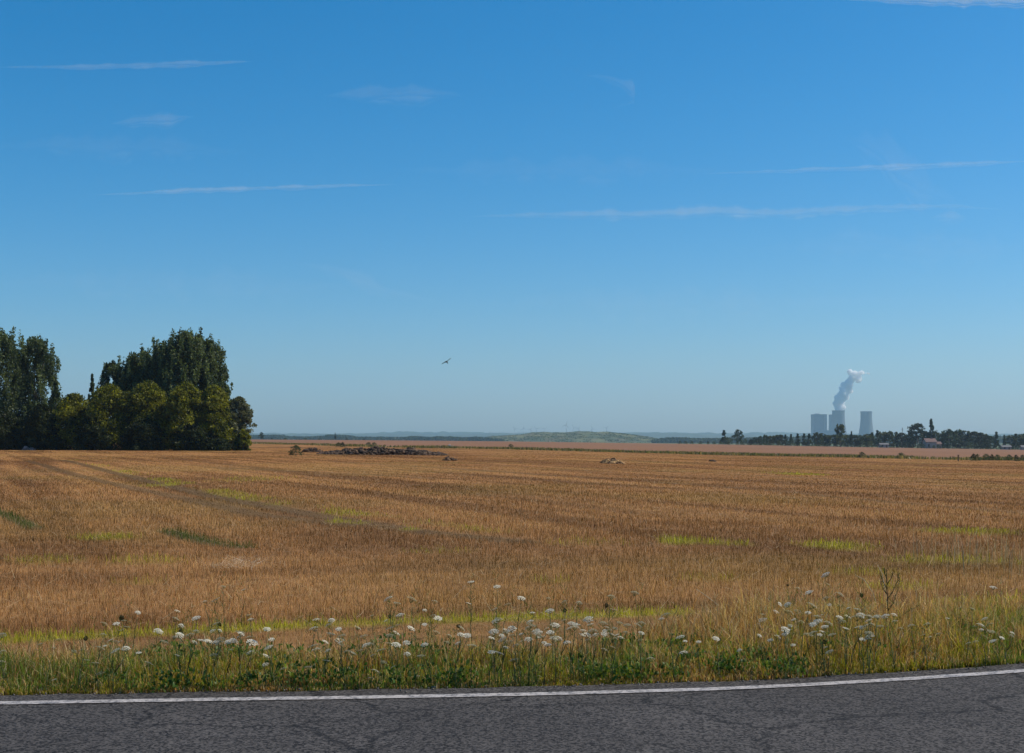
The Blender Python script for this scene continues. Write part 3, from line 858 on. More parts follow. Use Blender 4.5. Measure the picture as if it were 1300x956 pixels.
def trunk_mesh(rg, h, r, clumps, nb=9):
    mb = MB()
    bend = [(rg.normal(0, .02) * h, rg.normal(0, .02) * h) for _ in range(4)]
    P = [(0, 0, -.3), (bend[0][0] * .3, bend[0][1] * .3, h * .25), (bend[1][0] * .6, bend[1][1] * .6, h * .55), (bend[2][0], bend[2][1], h * .85)]
    mb.tube(P, [r, r * .8, r * .5, r * .15], 7)
    for k in rg.choice(len(clumps), min(nb, len(clumps)), replace=False):
        c = clumps[k]; t = min(0.75, max(.12, c[2] / h * .7))
        i = min(2, int(t / .3)); s = np.array(P[i]) * .4 + np.array(P[i + 1]) * .6
        if s[2] > c[2]: s = np.array((P[1][0], P[1][1], min(h * .25, c[2] * .6)))
        e = np.array(c[:3]); m = (s + e) / 2 + np.array((0, 0, -.03 * h * .3))
        mb.tube([tuple(s), tuple(m), tuple(e)], [r * .34, r * .22, r * .06], 5)
    return mb.data('trunk', M_bark, smooth=True)
DK = [(0.018, 0.034, 0.014), (0.13, 0.17, 0.07)]      # dark poplar
YG = [(0.020, 0.034, 0.005), (0.25, 0.25, 0.02)]      # yellowish maple
MG = [(0.008, 0.014, 0.005), (0.035, 0.048, 0.012)]  # bush green, darkened to carry the deep shade under the grove
WI = [(0.05, 0.065, 0.038), (0.19, 0.20, 0.12)]         # greyish willow
def grove_tree(name, px0, px1, top, Y, kind, cols, label, cat, nleaf=9000, leaf=.24, basef=0.1, nc=130, seed=1, group='trees and bushes of the grove'):
    nleaf = int(nleaf * 1.7); leaf *= .8; nc = int(nc * 1.6)
    rg = np.random.default_rng(seed)
    x = ((px0 + px1) / 2 - CX) / F * Y
    z0 = float(ground(x, Y))
    w = (px1 - px0) / F * Y; h = EYE - (top - HY) / F * Y - z0
    root = tag(empty(name, (x, Y, z0)), label, cat, group)
    cl = clump_set(rg, kind, w, h * (1 - basef), h * basef, nc)
    obj('crown', crown_mesh('crown', rg, cl, nleaf, leaf, cols, .8 if kind in ('poplar', 'spire') else 0), root)
    obj('trunk', trunk_mesh(rg, h, 0.012 * h + .06, cl), root)
    return root
G = grove_tree
G('poplar', -50, 44, 416, 240, 'poplar', DK, 'tall dark poplar cut by the left edge of the photo', 'tree', 15000, .25, .12, 190, 11)
G('poplar', 8, 80, 426, 244, 'poplar', DK, 'tall dark poplar, right one of the pair at the left edge', 'tree', 13000, .25, .12, 170, 12)
G('poplar', 62, 80, 479, 236, 'spire', DK, 'slim short poplar sapling just right of the tall left pair', 'tree', 2200, .22, .1, 50, 13)
G('poplar', 108, 126, 474, 252, 'spire', DK, 'slim small poplar rising left of the main poplar cluster', 'tree', 2200, .22, .1, 50, 14)
G('poplar', 120, 164, 457, 250, 'poplar', DK, 'lowest dark poplar at the left shoulder of the main cluster', 'tree', 7000, .25, .1, 110, 15)
G('poplar', 138, 208, 447, 248, 'poplar', DK, 'mid height dark poplar on the left of the main cluster', 'tree', 9000, .25, .1, 130, 16)
G('poplar', 178, 246, 429, 246, 'poplar', DK, 'tall dark poplar, left one of the three tallest in the main cluster', 'tree', 12000, .25, .1, 160, 17)
G('poplar', 194, 278, 418, 243, 'poplar', DK, 'tallest dark poplar in the middle of the main cluster', 'tree', 14000, .25, .1, 180, 18)
G('poplar', 232, 297, 430, 247, 'poplar', DK, 'tall dark poplar, right one of the three tallest in the main cluster', 'tree', 12000, .25, .1, 160, 19)
G('poplar', 216, 290, 423, 249, 'poplar', DK, 'tall dark poplar standing at the back of the main cluster', 'tree', 12000, .25, .1, 170, 119)
G('poplar', 150, 222, 440, 251, 'poplar', DK, 'dark poplar at the back, filling the left slope of the main cluster', 'tree', 9000, .25, .1, 150, 120)
G('poplar', 268, 303, 488, 245, 'bush', DK, 'low dark poplar growth at the right foot of the main cluster', 'tree', 6000, .24, .05, 100, 20)
G('maple', 54, 134, 498, 233, 'bush', YG, 'yellowish green bushy maple in the gap between the two poplar clusters', 'tree', 12000, .22, .05, 150, 21)
G('maple', 98, 182, 486, 231, 'bush', YG, 'broad yellow topped maple below the left part of the main poplar cluster', 'tree', 14000, .22, .05, 170, 22)
G('maple', 144, 230, 482, 232, 'bush', YG, 'yellow green maple in the middle, front of the tall poplars', 'tree', 14000, .22, .05, 170, 23)
G('maple', 196, 276, 484, 230, 'bush', YG, 'yellow green maple below the tallest poplar', 'tree', 13000, .22, .05, 160, 24)
G('maple', 238, 306, 488, 231, 'bush', YG, 'yellow green maple at the right front of the grove', 'tree', 12000, .22, .05, 150, 25)
G('willow', 284, 323, 503, 233, 'round', WI, 'small greyish willow standing at the right end of the grove', 'tree', 13000, .18, .12, 210, 26)
G('bush', -30, 40, 520, 232, 'bush', MG, 'dark green bush under the left edge poplar', 'bush', 11000, .22, .02, 130, 27)
G('bush', 22, 84, 512, 231, 'bush', MG, 'dark green bush under the right poplar of the left pair', 'bush', 11000, .22, .02, 130, 28)
G('bush', 90, 150, 528, 228, 'bush', MG, 'dark bush in shade below the broad yellow topped maple', 'bush', 9000, .22, .02, 110, 29)
G('bush', 150, 215, 530, 228, 'bush', MG, 'dark bush in shade at the middle foot of the grove', 'bush', 9000, .22, .02, 110, 30)
G('bush', 214, 272, 534, 228, 'bush', MG, 'dark bush in shade right of the middle foot of the grove', 'bush', 9000, .22, .02, 110, 31)
G('bush', 258, 300, 556, 226, 'bush', MG, 'low green bush before the right front of the grove', 'bush', 4000, .2, .0, 70, 32)
G('bush', 296, 321, 545, 228, 'bush', YG, 'small yellow green bush at the right foot of the willow', 'bush', 4000, .2, .0, 70, 33)

for k, (a, b, t, lb) in enumerate(((-40, 30, 530, 'back bush in deep shade at the left edge of the grove'), (20, 90, 528, 'back bush in deep shade behind the pale stone heap'), (80, 150, 520, 'back bush in deep shade between the two poplar clusters'),
        (140, 210, 520, 'back bush in deep shade behind the middle of the grove'), (200, 260, 522, 'back bush in deep shade under the tallest poplar'), (250, 304, 530, 'back bush in deep shade behind the right front maple'))):
    G('bush', a, b, t, 239, 'bush', MG, lb, 'bush', 7000, .28, .0, 110, 60 + k)
# far tree prototypes, one metre high, copied along the field edge a kilometre away
def proto(kind, w, cols, seed, nleaf=1500, leaf=.035, basef=.06, nc=70):
    rg = np.random.default_rng(seed)
    cl = clump_set(rg, kind, w, 1 - basef, basef, nc)
    return crown_mesh('crown', rg, cl, nleaf, leaf, cols, .5 if kind in ('poplar', 'spire', 'cone') else 0), trunk_mesh(rg, 1.0, .02, cl, 5)
FG = [(0.016, 0.032, 0.014), (0.05, 0.078, 0.03)]
FB = [(0.022, 0.04, 0.012), (0.08, 0.095, 0.03)]
PRO = {'round': [proto('round', .85, FG, 41, basef=.1), proto('round', .8, FB, 42, basef=.1), proto('round', .95, MG, 43, basef=.08)],
       'cone': [proto('cone', .55, FG, 44), proto('cone', .45, FG, 45)],
       'spire': [proto('spire', .3, FG, 46)],
       'poplar': [proto('poplar', .5, FG, 47), proto('poplar', .6, FB, 48)],
       'bush': [proto('bush', 1.5, FG, 49, basef=0), proto('bush', 1.7, FB, 50, basef=0), proto('bush', 1.4, MG, 51, basef=0)]}
frg = random.Random(77)
def far_tree(kind, px, top, Y, wf, label, group='trees along the far field edge', var=None, cat='tree', name=None):
    x = (px - CX) / F * Y; z0 = float(ground(x, Y)); h = max(1.2, EYE - (top - HY) / F * Y - z0)
    p = PRO[kind]; c, t = p[frg.randrange(len(p)) if var is None else var]
    nm = name or {'round': 'broadleaf_tree', 'cone': 'conifer', 'spire': 'poplar', 'poplar': 'poplar', 'bush': 'bush'}[kind]
    root = tag(empty(nm, (x, Y, z0), frg.uniform(0, 6.28), (h * wf, h * wf, h)), label, cat, group)
    obj('crown', c, root); obj('trunk', t, root)
    return root
FT = far_tree
FT('cone', 919, 546, 1000, 1.5, 'lone pointed dark tree at the left end of the far right tree line', var=0)
FT('bush', 924, 554, 995, 1.0, 'bushy growth at the foot of the lone pointed far tree', cat='bush')
FT('round', 937, 545, 1005, 1.05, 'dark round tree, second from the left end of the far tree line', var=0)
FT('bush', 946, 557, 1000, .9, 'low bush just right of the second far tree', cat='bush')
FT('round', 1067, 536.5, 985, .78, 'tall rounded tree standing before the cooling towers', var=1)
FT('round', 1165, 537, 990, 1.15, 'broad tall tree right of the red roofed house', var=2)
FT('spire', 1182, 531.5, 985, 1.15, 'slender poplar spire, tallest in the far tree line', var=0)
FT('poplar', 1187, 546, 985, .9, 'short poplar at the right foot of the slender spire')
FT('cone', 1114, 546, 985, 1.2, 'dark conifer just right of the right cooling tower', var=0)
FT('cone', 1081, 547.5, 985, .8, 'slim conifer left of the right cooling tower', var=1)
FT('cone', 1265, 548, 985, 1.1, 'dark conifer left of the gap near the low pale shed', var=0)
FT('cone', 1275, 552, 985, .9, 'small conifer in the gap above the low pale shed', var=1)
gen = 'dark tree in the continuous row along the far edge of the field'
# continuous row, outline read column by column
OUT = [(952, 558), (958, 555), (965, 553.5), (971, 551.5), (978, 552), (985, 551.5), (991, 552), (998, 551), (1005, 550.5), (1012, 550), (1020, 549.5), (1028, 550), (1036, 549), (1044, 550), (1052, 551),
       (1060, 550.5), (1076, 551), (1086, 552), (1092, 553), (1102, 549.5), (1108, 548.5), (1121, 547), (1129, 547), (1137, 548.5), (1144, 549.5), (1150, 552), (1156, 548), (1173, 547), (1192, 549), (1198, 548),
       (1204, 545), (1210, 547), (1216, 545.5), (1223, 546), (1230, 547), (1237, 547.5), (1244, 549), (1252, 550.5), (1258, 553), (1283, 551), (1290, 550), (1297, 549.5), (1304, 549), (1312, 548)]
for px, top in OUT:
    k = frg.choice(['round', 'round', 'round', 'cone', 'round', 'poplar'])
    wf = {'round': 1.35, 'poplar': 1.45, 'cone': 1.4}[k]
    FT(k, px + frg.uniform(-1, 1), top + frg.uniform(-.6, .6), 1000 + frg.uniform(-8, 8), wf, gen)
hed = 'low dark bush closing the foot of the far tree row'
for px in range(862, 1316, 9):
    if 1169 < px < 1193 or 1266 < px < 1287 or 1112 < px < 1130: continue
    row = float(np.interp(px, U10, Z10))
    hh = 4.0 if px < 950 else frg.uniform(5.5, 9.5)
    FT('bush', px + frg.uniform(-2, 2), row - hh, 988 + frg.uniform(-6, 6), frg.uniform(.9, 1.2), hed, 'bushes at the foot of the far trees', cat='bush')
# trees beyond the field on the left
FT('round', 332, 548.5, 1015, 1.0, 'small dark tree standing alone just right of the grove', var=0)
FT('spire', 425.5, 549, 1015, .8, 'thin dark spire tree alone on the field horizon', 'trees along the far field edge')
for px, t in ((345, 556), (362, 555.8), (388, 556), (405, 556.4), (440, 557), (462, 557.2)):
    FT('bush', px, t, 1014, 1.4, 'low bush on the far field edge between the grove and the mound', 'bushes on the field horizon', cat='bush')
# young bushes on the boundary strip at the right
for px, top, base, kind, lab in ((1236, 578, 585, 2, 'leftmost green bush of the row on the field boundary'), (1241, 578.5, 585, 0, 'upright dark bush right of the leftmost one on the field boundary'),
                           (1252, 575.5, 584.5, 1, 'tallest light green bush on the field boundary at the right'), (1259, 577.5, 584.5, 2, 'mid green bush right of the tallest one on the boundary'),
                           (1266, 577.5, 584.5, 0, 'dark bush at the right end of the middle boundary group'), (1281, 579.5, 584.5, 0, 'small dark bush near the right edge on the boundary'),
                           (1290, 581, 585.5, 2, 'low bush second from the right edge on the boundary'), (1298, 581, 585, 0, 'small bush at the right edge on the field boundary')):
    g = gp(px, base)
    FT('bush', px, top, g[1], .95 if px != 1241 else .7, lab, 'young bushes on the field boundary', kind, 'bush')
for px, py, s in ((430, 566.3, .9), (435, 566.5, .8), (468, 565.5, 1.2), (475, 566, .8), (648, 569, 1.1), (1094, 580, 1.0), (1144, 580.5, 1.1), (375, 577.3, .5)):
    g = gp(px, py + 1)
    FT('bush', px, py - 3.2 * s, g[1], 1.1, 'small tuft of a bush along the strip between the two fields', 'tufts on the field strip', cat='bush')

# far-off woods, ridges and mound
def ridge(name, Y, pts, depth, colr, seed, bumps, kind='structure', step=3.0, rough=0.4, bx=1.0):
    """a long rounded ridge with its own depth: rows front to back"""
    px = np.arange(pts[0][0], pts[-1][0], step); top = np.interp(px, [p[0] for p in pts], [p[1] for p in pts])
    X = (px - CX) / F * Y
    H = EYE - (top - HY) / F * Y + (fbm(px / 14 * bx, px * 0, seed, 4) - .5) * bumps
    base = -14.0
    rows = np.linspace(0, 1, 14); V = []
    for t in rows:
        s = math.sin(t * math.pi) ** 0.8
        V.append(np.stack([X, np.full_like(X, Y + (t - .5) * depth), base + np.maximum(0, H - base) * s * (1 + rough * (fbm(X / 60, np.full_like(X, t * 9), seed + 3) - .5) * (s > .02))], 1))
    V = np.concatenate(V); n = len(px); i, j = np.meshgrid(np.arange(13), np.arange(n - 1), indexing='ij'); a = (i * n + j).ravel()
    m = plain(name + '_cover', colr, 0.95, 0.012, .45)
    o = obj(name, mesh_data(name, V, np.stack([a, a + 1, a + n + 1, a + n], 1), m, smooth=True))
    return o
tag(ridge('hills', 11200, [(-500, 548), (200, 549), (420, 551), (470, 549.5), (520, 548.2), (600, 549), (680, 550), (850, 549), (920, 550), (960, 549), (1100, 551), (1240, 552), (1300, 550.5), (1800, 549)], 1200, (0.04, 0.06, 0.03), 101, 9), kind='structure')
tag(ridge('hills', 9900, [(-500, 551), (320, 551), (420, 551), (560, 552.5), (640, 551.5), (800, 551), (850, 549.5), (900, 552), (1000, 553), (1100, 553), (1250, 553.5), (1800, 551)], 900, (0.045, 0.06, 0.03), 104, 8), kind='structure')
def far_wood(Y, pts, seed, thick, name='distant_woods'):
    n = 26000; rg = np.random.default_rng(seed)
    u = rg.uniform(pts[0][0], pts[-1][0], n)
    top = np.interp(u, [p[0] for p in pts], [p[1] for p in pts])
    hmax = EYE - (top - HY) / F * Y
    X = (u - CX) / F * Y; base = -13.0
    hm = base + (hmax - base) * (0.72 + 0.5 * fbm(X / 30, X * 0, seed))
    z = base + (hm - base) * rg.random(n) ** .6
    P = np.stack([X, Y + rg.uniform(-thick, thick, n), z], 1)
    a = rg.normal(0, 1, (n, 3)); a /= np.linalg.norm(a, axis=1)[:, None]
    b = np.cross(a, rg.normal(0, 1, (n, 3))); b /= np.linalg.norm(b, axis=1)[:, None]
    s = rg.uniform(1.5, 3.5, n)[:, None]
    V = np.stack([P - a * s, P + b * s * .7, P + a * s, P - b * s * .7], 1).reshape(-1, 3)
    col = np.repeat(np.array((0.035, 0.055, 0.025)) * rg.uniform(.5, 1.4, n)[:, None], 4, 0)
    tag(obj(name, mesh_data(name, V, np.arange(n * 4).reshape(-1, 4), M_leaf, col=col)), kind='stuff')
far_wood(3600, [(300, 552.5), (345, 552), (380, 553), (425, 553), (470, 554), (540, 554.5), (610, 555.5), (640, 557)], 7, 90)
far_wood(3300, [(830, 558), (850, 556.5), (870, 556), (905, 556), (960, 556), (1040, 553.5), (1100, 553), (1180, 555), (1260, 554), (1340, 552)], 9, 90)

def mound():
    Y = 3800
    pts = [(596, 560), (610, 556), (625, 553.8), (650, 552.3), (663, 551.5), (675, 549.2), (690, 548.8), (710, 549), (722, 548.6), (733, 547.5), (745, 547.7), (757, 548.6), (772, 548.4), (785, 550), (800, 551.2), (815, 553.3), (832, 556), (850, 559.5)]
    px = np.arange(596, 850, 0.7); top = np.interp(px, [p[0] for p in pts], [p[1] for p in pts])
    X = (px - CX) / F * Y; H = EYE - (top - HY) / F * Y
    rows = np.linspace(-1, 1, 40); V, C = [], []
    base = -13.0
    for t in rows:
        s = max(0, 1 - abs(t) ** 1.7)
        y = np.full_like(X, Y + t * 170)
        z = base + (H - base) * s + (fbm(X / 18, y / 18, 121) - .5) * 3.0 * s
        V.append(np.stack([X, y, z], 1))
        k = sst(.42, .62, fbm(X / 45, y / 25 + s * 2, 125))[:, None]; k2 = sst(.55, .7, fbm(X / 25, y / 12, 128))[:, None]
        c = np.array((0.05, 0.07, 0.022)) * (1 - k) + np.array((0.115, 0.12, 0.04)) * k
        c = c * (1 - .5 * k2) + np.array((0.15, 0.105, 0.05)) * .5 * k2
        C.append(c)
    n = len(px); i, j = np.meshgrid(np.arange(39), np.arange(n - 1), indexing='ij'); a = (i * n + j).ravel()
    m, nn, l, p = new_mat('mound_cover')
    av = nn.new('ShaderNodeAttribute'); av.attribute_name = 'col'; l.new(av.outputs['Color'], p.inputs['Base Color']); p.inputs['Roughness'].default_value = .95
    tag(obj('mound', mesh_data('mound', np.concatenate(V), np.stack([a, a + 1, a + n + 1, a + n], 1), m, col=np.concatenate(C), smooth=True)), kind='structure')
    # scrub on the mound
    rg = np.random.default_rng(31); q = 9000
    u = rg.uniform(604, 842, q); t = -rg.random(q) ** .8
    tp = np.interp(u, [p[0] for p in pts], [p[1] for p in pts]); X = (u - CX) / F * Y; H = EYE - (tp - HY) / F * Y
    s = np.maximum(0, 1 - np.abs(t) ** 1.7); y = Y + t * 170
    z = base + (H - base) * s + (fbm(X / 18, y / 18, 121) - .5) * 3.0 * s
    keep = rg.random(q) < sst(.4, .6, fbm(X / 22, y / 14, 133))
    P = np.stack([X, y, z + .4], 1)[keep]; q = len(P)
    a = rg.normal(0, 1, (q, 3)); a /= np.linalg.norm(a, axis=1)[:, None]; b = np.cross(a, rg.normal(0, 1, (q, 3))); b /= np.linalg.norm(b, axis=1)[:, None]
    s = rg.uniform(.6, 1.7, q)[:, None]
    V = np.stack([P - a * s, P + b * s, P + a * s, P - b * s], 1).reshape(-1, 3)
    tag(obj('mound_scrub', mesh_data('mound_scrub', V, np.arange(q * 4).reshape(-1, 4), M_leaf, col=np.repeat(np.array((0.04, 0.065, 0.02)) * rg.uniform(.6, 1.6, q)[:, None], 4, 0))), kind='stuff')
mound()

# ------------------------------------------------------------------ power station
PY = 8240.0
def power_station():
    z0 = -13.0
    def S(px): return (px - CX) / F * PY
    def Zt(py): return EYE - (py - HY) / F * PY - z0
    def cooling(px, top, half, Y, label):
        x = (px - CX) / F * Y; h = EYE - (top - HY) / F * Y - z0
        r = half * Y / F
        root = tag(empty('cooling_tower', (x, Y, z0)), label, 'cooling tower', 'cooling towers of the power station')
        prof = []
        for k in range(25):
            t = k / 24; prof.append((r * (1.0 - 0.02 * (t > .9)) * math.sqrt(1 + ((t - .8) / .62) ** 2 * .72) / math.sqrt(1 + .0), 9 + t * (h - 9)))
        inn = [(a - 1.2, b) for a, b in reversed(prof)]
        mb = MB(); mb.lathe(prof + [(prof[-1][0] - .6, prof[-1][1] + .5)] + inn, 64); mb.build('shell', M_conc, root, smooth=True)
        mb = MB(); R1 = prof[-1][0]
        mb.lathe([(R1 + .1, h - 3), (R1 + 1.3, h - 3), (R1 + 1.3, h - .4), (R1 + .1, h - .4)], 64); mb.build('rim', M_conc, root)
        mb = MB(); R0 = prof[0][0]
        for k in range(36):
            a, b = 2 * math.pi * k / 36, 2 * math.pi * (k + .5) / 36
            for c in (a - .08, a + .08): mb.tube([(R0 * 1.06 * math.cos(c), R0 * 1.06 * math.sin(c), 0), (R0 * .99 * math.cos(a), R0 * .99 * math.sin(a), 9.3)], .6, 5)
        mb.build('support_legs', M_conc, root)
    cooling(1099.8, 522.3, 7.2, PY, 'pale blue hazy cooling tower standing apart on the right')
    cooling(1064.4, 521.2, 7.9, PY + 60, 'hazy cooling tower in the middle with white steam rising from it')
    def boiler(px0, px1, top, Y, label, lift):
        x0, x1 = [(p - CX) / F * Y for p in (px0, px1)]; w = x1 - x0; h = EYE - (top - HY) / F * Y - z0
        root = tag(empty('boiler_house', ((x0 + x1) / 2, Y, z0)), label, 'boiler house', 'boiler houses of the power station')
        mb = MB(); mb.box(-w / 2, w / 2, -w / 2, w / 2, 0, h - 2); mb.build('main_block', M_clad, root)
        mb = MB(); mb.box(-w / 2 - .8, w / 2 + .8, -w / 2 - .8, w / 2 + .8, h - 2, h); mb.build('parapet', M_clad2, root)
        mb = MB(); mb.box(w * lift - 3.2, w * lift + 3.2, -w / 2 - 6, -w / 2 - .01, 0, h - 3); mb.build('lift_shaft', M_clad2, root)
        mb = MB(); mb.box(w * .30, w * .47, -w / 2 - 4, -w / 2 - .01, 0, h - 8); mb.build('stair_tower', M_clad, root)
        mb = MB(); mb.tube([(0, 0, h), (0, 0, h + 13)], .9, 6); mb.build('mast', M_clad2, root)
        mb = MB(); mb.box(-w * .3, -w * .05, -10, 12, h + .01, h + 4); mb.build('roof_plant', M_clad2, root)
    boiler(1031.2, 1048, 526, PY - 120, 'square dark blue boiler house block left of the steaming tower', .33)
    boiler(1053.8, 1069, 526.3, PY + 170, 'boiler house block half hidden behind the steaming cooling tower', .2)
    root = tag(empty('turbine_hall', (S(1041), PY - 200, z0)), 'long low turbine hall along the foot of the boiler houses', 'turbine hall')
    mb = MB(); a = S(1026.5) - S(1041); b = S(1060) - S(1041)
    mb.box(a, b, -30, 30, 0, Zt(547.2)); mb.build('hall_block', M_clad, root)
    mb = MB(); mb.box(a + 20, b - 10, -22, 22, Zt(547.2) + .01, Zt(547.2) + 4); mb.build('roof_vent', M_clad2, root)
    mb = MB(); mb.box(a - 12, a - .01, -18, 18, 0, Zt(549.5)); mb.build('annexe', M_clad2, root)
    root = tag(empty('conveyor_gallery', (S(1085), PY - 100, z0)), 'low hazy plant building left of the right cooling tower', 'plant building')
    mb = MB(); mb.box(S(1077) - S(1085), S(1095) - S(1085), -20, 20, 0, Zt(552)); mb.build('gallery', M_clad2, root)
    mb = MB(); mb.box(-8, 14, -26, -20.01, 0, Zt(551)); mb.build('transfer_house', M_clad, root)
power_station()

# steam plume: a billowing closed body filled with droplets
def vol_mat(name, dens, color=(1, 1, 1), aniso=0.0):
    m = bpy.data.materials.new(name); m.use_nodes = True
    n, l = m.node_tree.nodes, m.node_tree.links
    n.remove(n['Principled BSDF'])
    v = n.new('ShaderNodeVolumePrincipled')
    v.inputs['Color'].default_value = (*color, 1)
    v.inputs['Density'].default_value = dens
    v.inputs['Anisotropy'].default_value = aniso
    l.new(v.outputs[0], n['Material Output'].inputs['Volume'])
    return m
def remesh(o, size):
    md = o.modifiers.new('remesh', 'REMESH'); md.mode = 'VOXEL'; md.voxel_size = size
def plume():
    base = at(1064.5, 523.5, PY + 60)
    u = (PY + 60) / F
    mb = MB(); rg = random.Random(19)
    path = [(1064.6, 526, 6.2), (1064.6, 522, 6.0), (1066, 516, 6.3), (1067, 511, 6.6), (1069, 505, 7.2), (1071.5, 498, 7.4), (1074, 492, 7.2), (1078.5, 486, 5.6), (1081.5, 481, 5.0), (1084, 476.5, 5.2)]
    for (x, y, r), (x2, y2, r2) in zip(path[:-1], path[1:]):
        for k in range(4):
            t = k / 4; cx, cy, cr = x + (x2 - x) * t, y + (y2 - y) * t, r + (r2 - r) * t
            mb.blob(((cx - 1064.5) * u, rg.uniform(-8, 8), -(cy - 523.5) * u), (cr * u * .72,) * 3, 10, 7, .05, rg=rg)
            if y < 520:
                for _ in range(3):
                    a = rg.uniform(0, 6.28); q = cr * .72; s = cr * rg.uniform(.3, .55)
                    mb.blob(((cx - 1064.5 + q * math.cos(a)) * u, q * u * math.sin(a), (-(cy - 523.5) + rg.uniform(-2, 2)) * u), (s * u,) * 3, 9, 6, .12, rg=rg)
    for x, y, rx, ry in ((1080, 473, 4.6, 4.2), (1084, 474, 4, 3.0), (1088, 475.5, 5, 3.4), (1092, 478, 4, 4.6), (1090, 482, 3.6, 3.4), (1093, 473.5, 4.5, 2.2), (1086, 480, 4.5, 3), (1078, 471.5, 2.8, 2.2)):
        mb.blob(((x - 1064.5) * u, rg.uniform(-10, 10), -(y - 523.5) * u), (rx * u, 4 * u, ry * u), 10, 7, .16, rg=rg)
    for x, y, rx, ry in ((1099, 473.8, 2.2, 1.2), (1102, 474.5, 1.6, .8)):
        mb.blob(((x - 1064.5) * u, 0, -(y - 523.5) * u), (rx * u, 2 * u, ry * u), 8, 6, .2, rg=rg)
    o = mb.build('steam_plume', vol_mat('steam', 0.14, (1, 1, 1), 0.0), loc=tuple(base))
    remesh(o, 3.2)
    tx = bpy.data.textures.new('billow', 'CLOUDS'); tx.noise_scale = 38; tx.noise_depth = 3
    d = o.modifiers.new('billow', 'DISPLACE'); d.texture = tx; d.strength = 36; d.mid_level = .48; d.texture_coords = 'LOCAL'
    tag(o, 'white steam plume rising and leaning right from the middle cooling tower', 'steam')
plume()

# ------------------------------------------------------------------ wind turbines far behind the mound
def turbine_parts():
    mb = MB(); mb.tube([(0, 0, 0), (0, 0, 50), (0, 0, 100)], [3.2, 2.6, 2.0], 10); tw = mb.data('tower', M_turb, True)
    mb = MB(); mb.box(-2.2, 2.2, -4, 8, 100, 104.5); na = mb.data('nacelle', M_turb)
    mb = MB(); mb.blob((0, -5.5, 102), (2, 2.4, 2), 10, 8); hb = mb.data('hub', M_turb, True)
    mb = MB(); mb.add([(-1.6, -.4, 1.5), (1.6, -.4, 1.5), (2.4, -.4, 10), (.7, -.2, 41), (-.5, -.2, 41), (-1.6, .4, 1.5), (1.6, .4, 1.5), (2.4, .4, 10), (.7, .2, 41), (-.5, .2, 41)],
                       [(4, 3, 2, 1, 0), (5, 6, 7, 8, 9), (0, 1, 6, 5), (1, 2, 7, 6), (2, 3, 8, 7), (3, 4, 9, 8), (4, 0, 5, 9)]); bl = mb.data('blade', M_turb)
    return tw, na, hb, bl
TP = turbine_parts()
TL = ['leftmost faint wind turbine, left of the green mound', 'second faint wind turbine from the left, its mast just left of the mound', 'third faint wind turbine from the left over the mound', 'fourth faint wind turbine from the left over the mound',
      'fifth faint wind turbine from the left over the mound', 'tallest looking wind turbine above the middle of the mound', 'wind turbine just right of the tallest one above the mound', 'wind turbine above the top of the mound',
      'second wind turbine from the right above the mound', 'rightmost wind turbine above the mound']
for (px, hub), lab in zip(((653.8, 544.6), (664.5, 543.8), (673.6, 545), (681.2, 544.4), (691.7, 544.8), (719, 539.8), (728.8, 543), (734.8, 544.4), (752, 544.6), (770, 543.4)), TL):
    Y = 10600 if hub > 540 else 9100
    x = (px - CX) / F * Y; zh = EYE - (hub - HY) / F * Y
    root = tag(empty('wind_turbine', (x, Y, zh - 102 * .72), random.uniform(-.5, .5), .72), lab, 'wind turbine', 'wind turbines beyond the mound')
    for nm, me in zip(('tower', 'nacelle', 'hub'), TP[:3]): obj(nm, me, root)
    a0 = random.uniform(0, 2)
    for k in range(3):
        b = obj('blade', TP[3], root, (0, -5.6, 102)); b.rotation_euler = (0, a0 + k * 2.0944, 0)

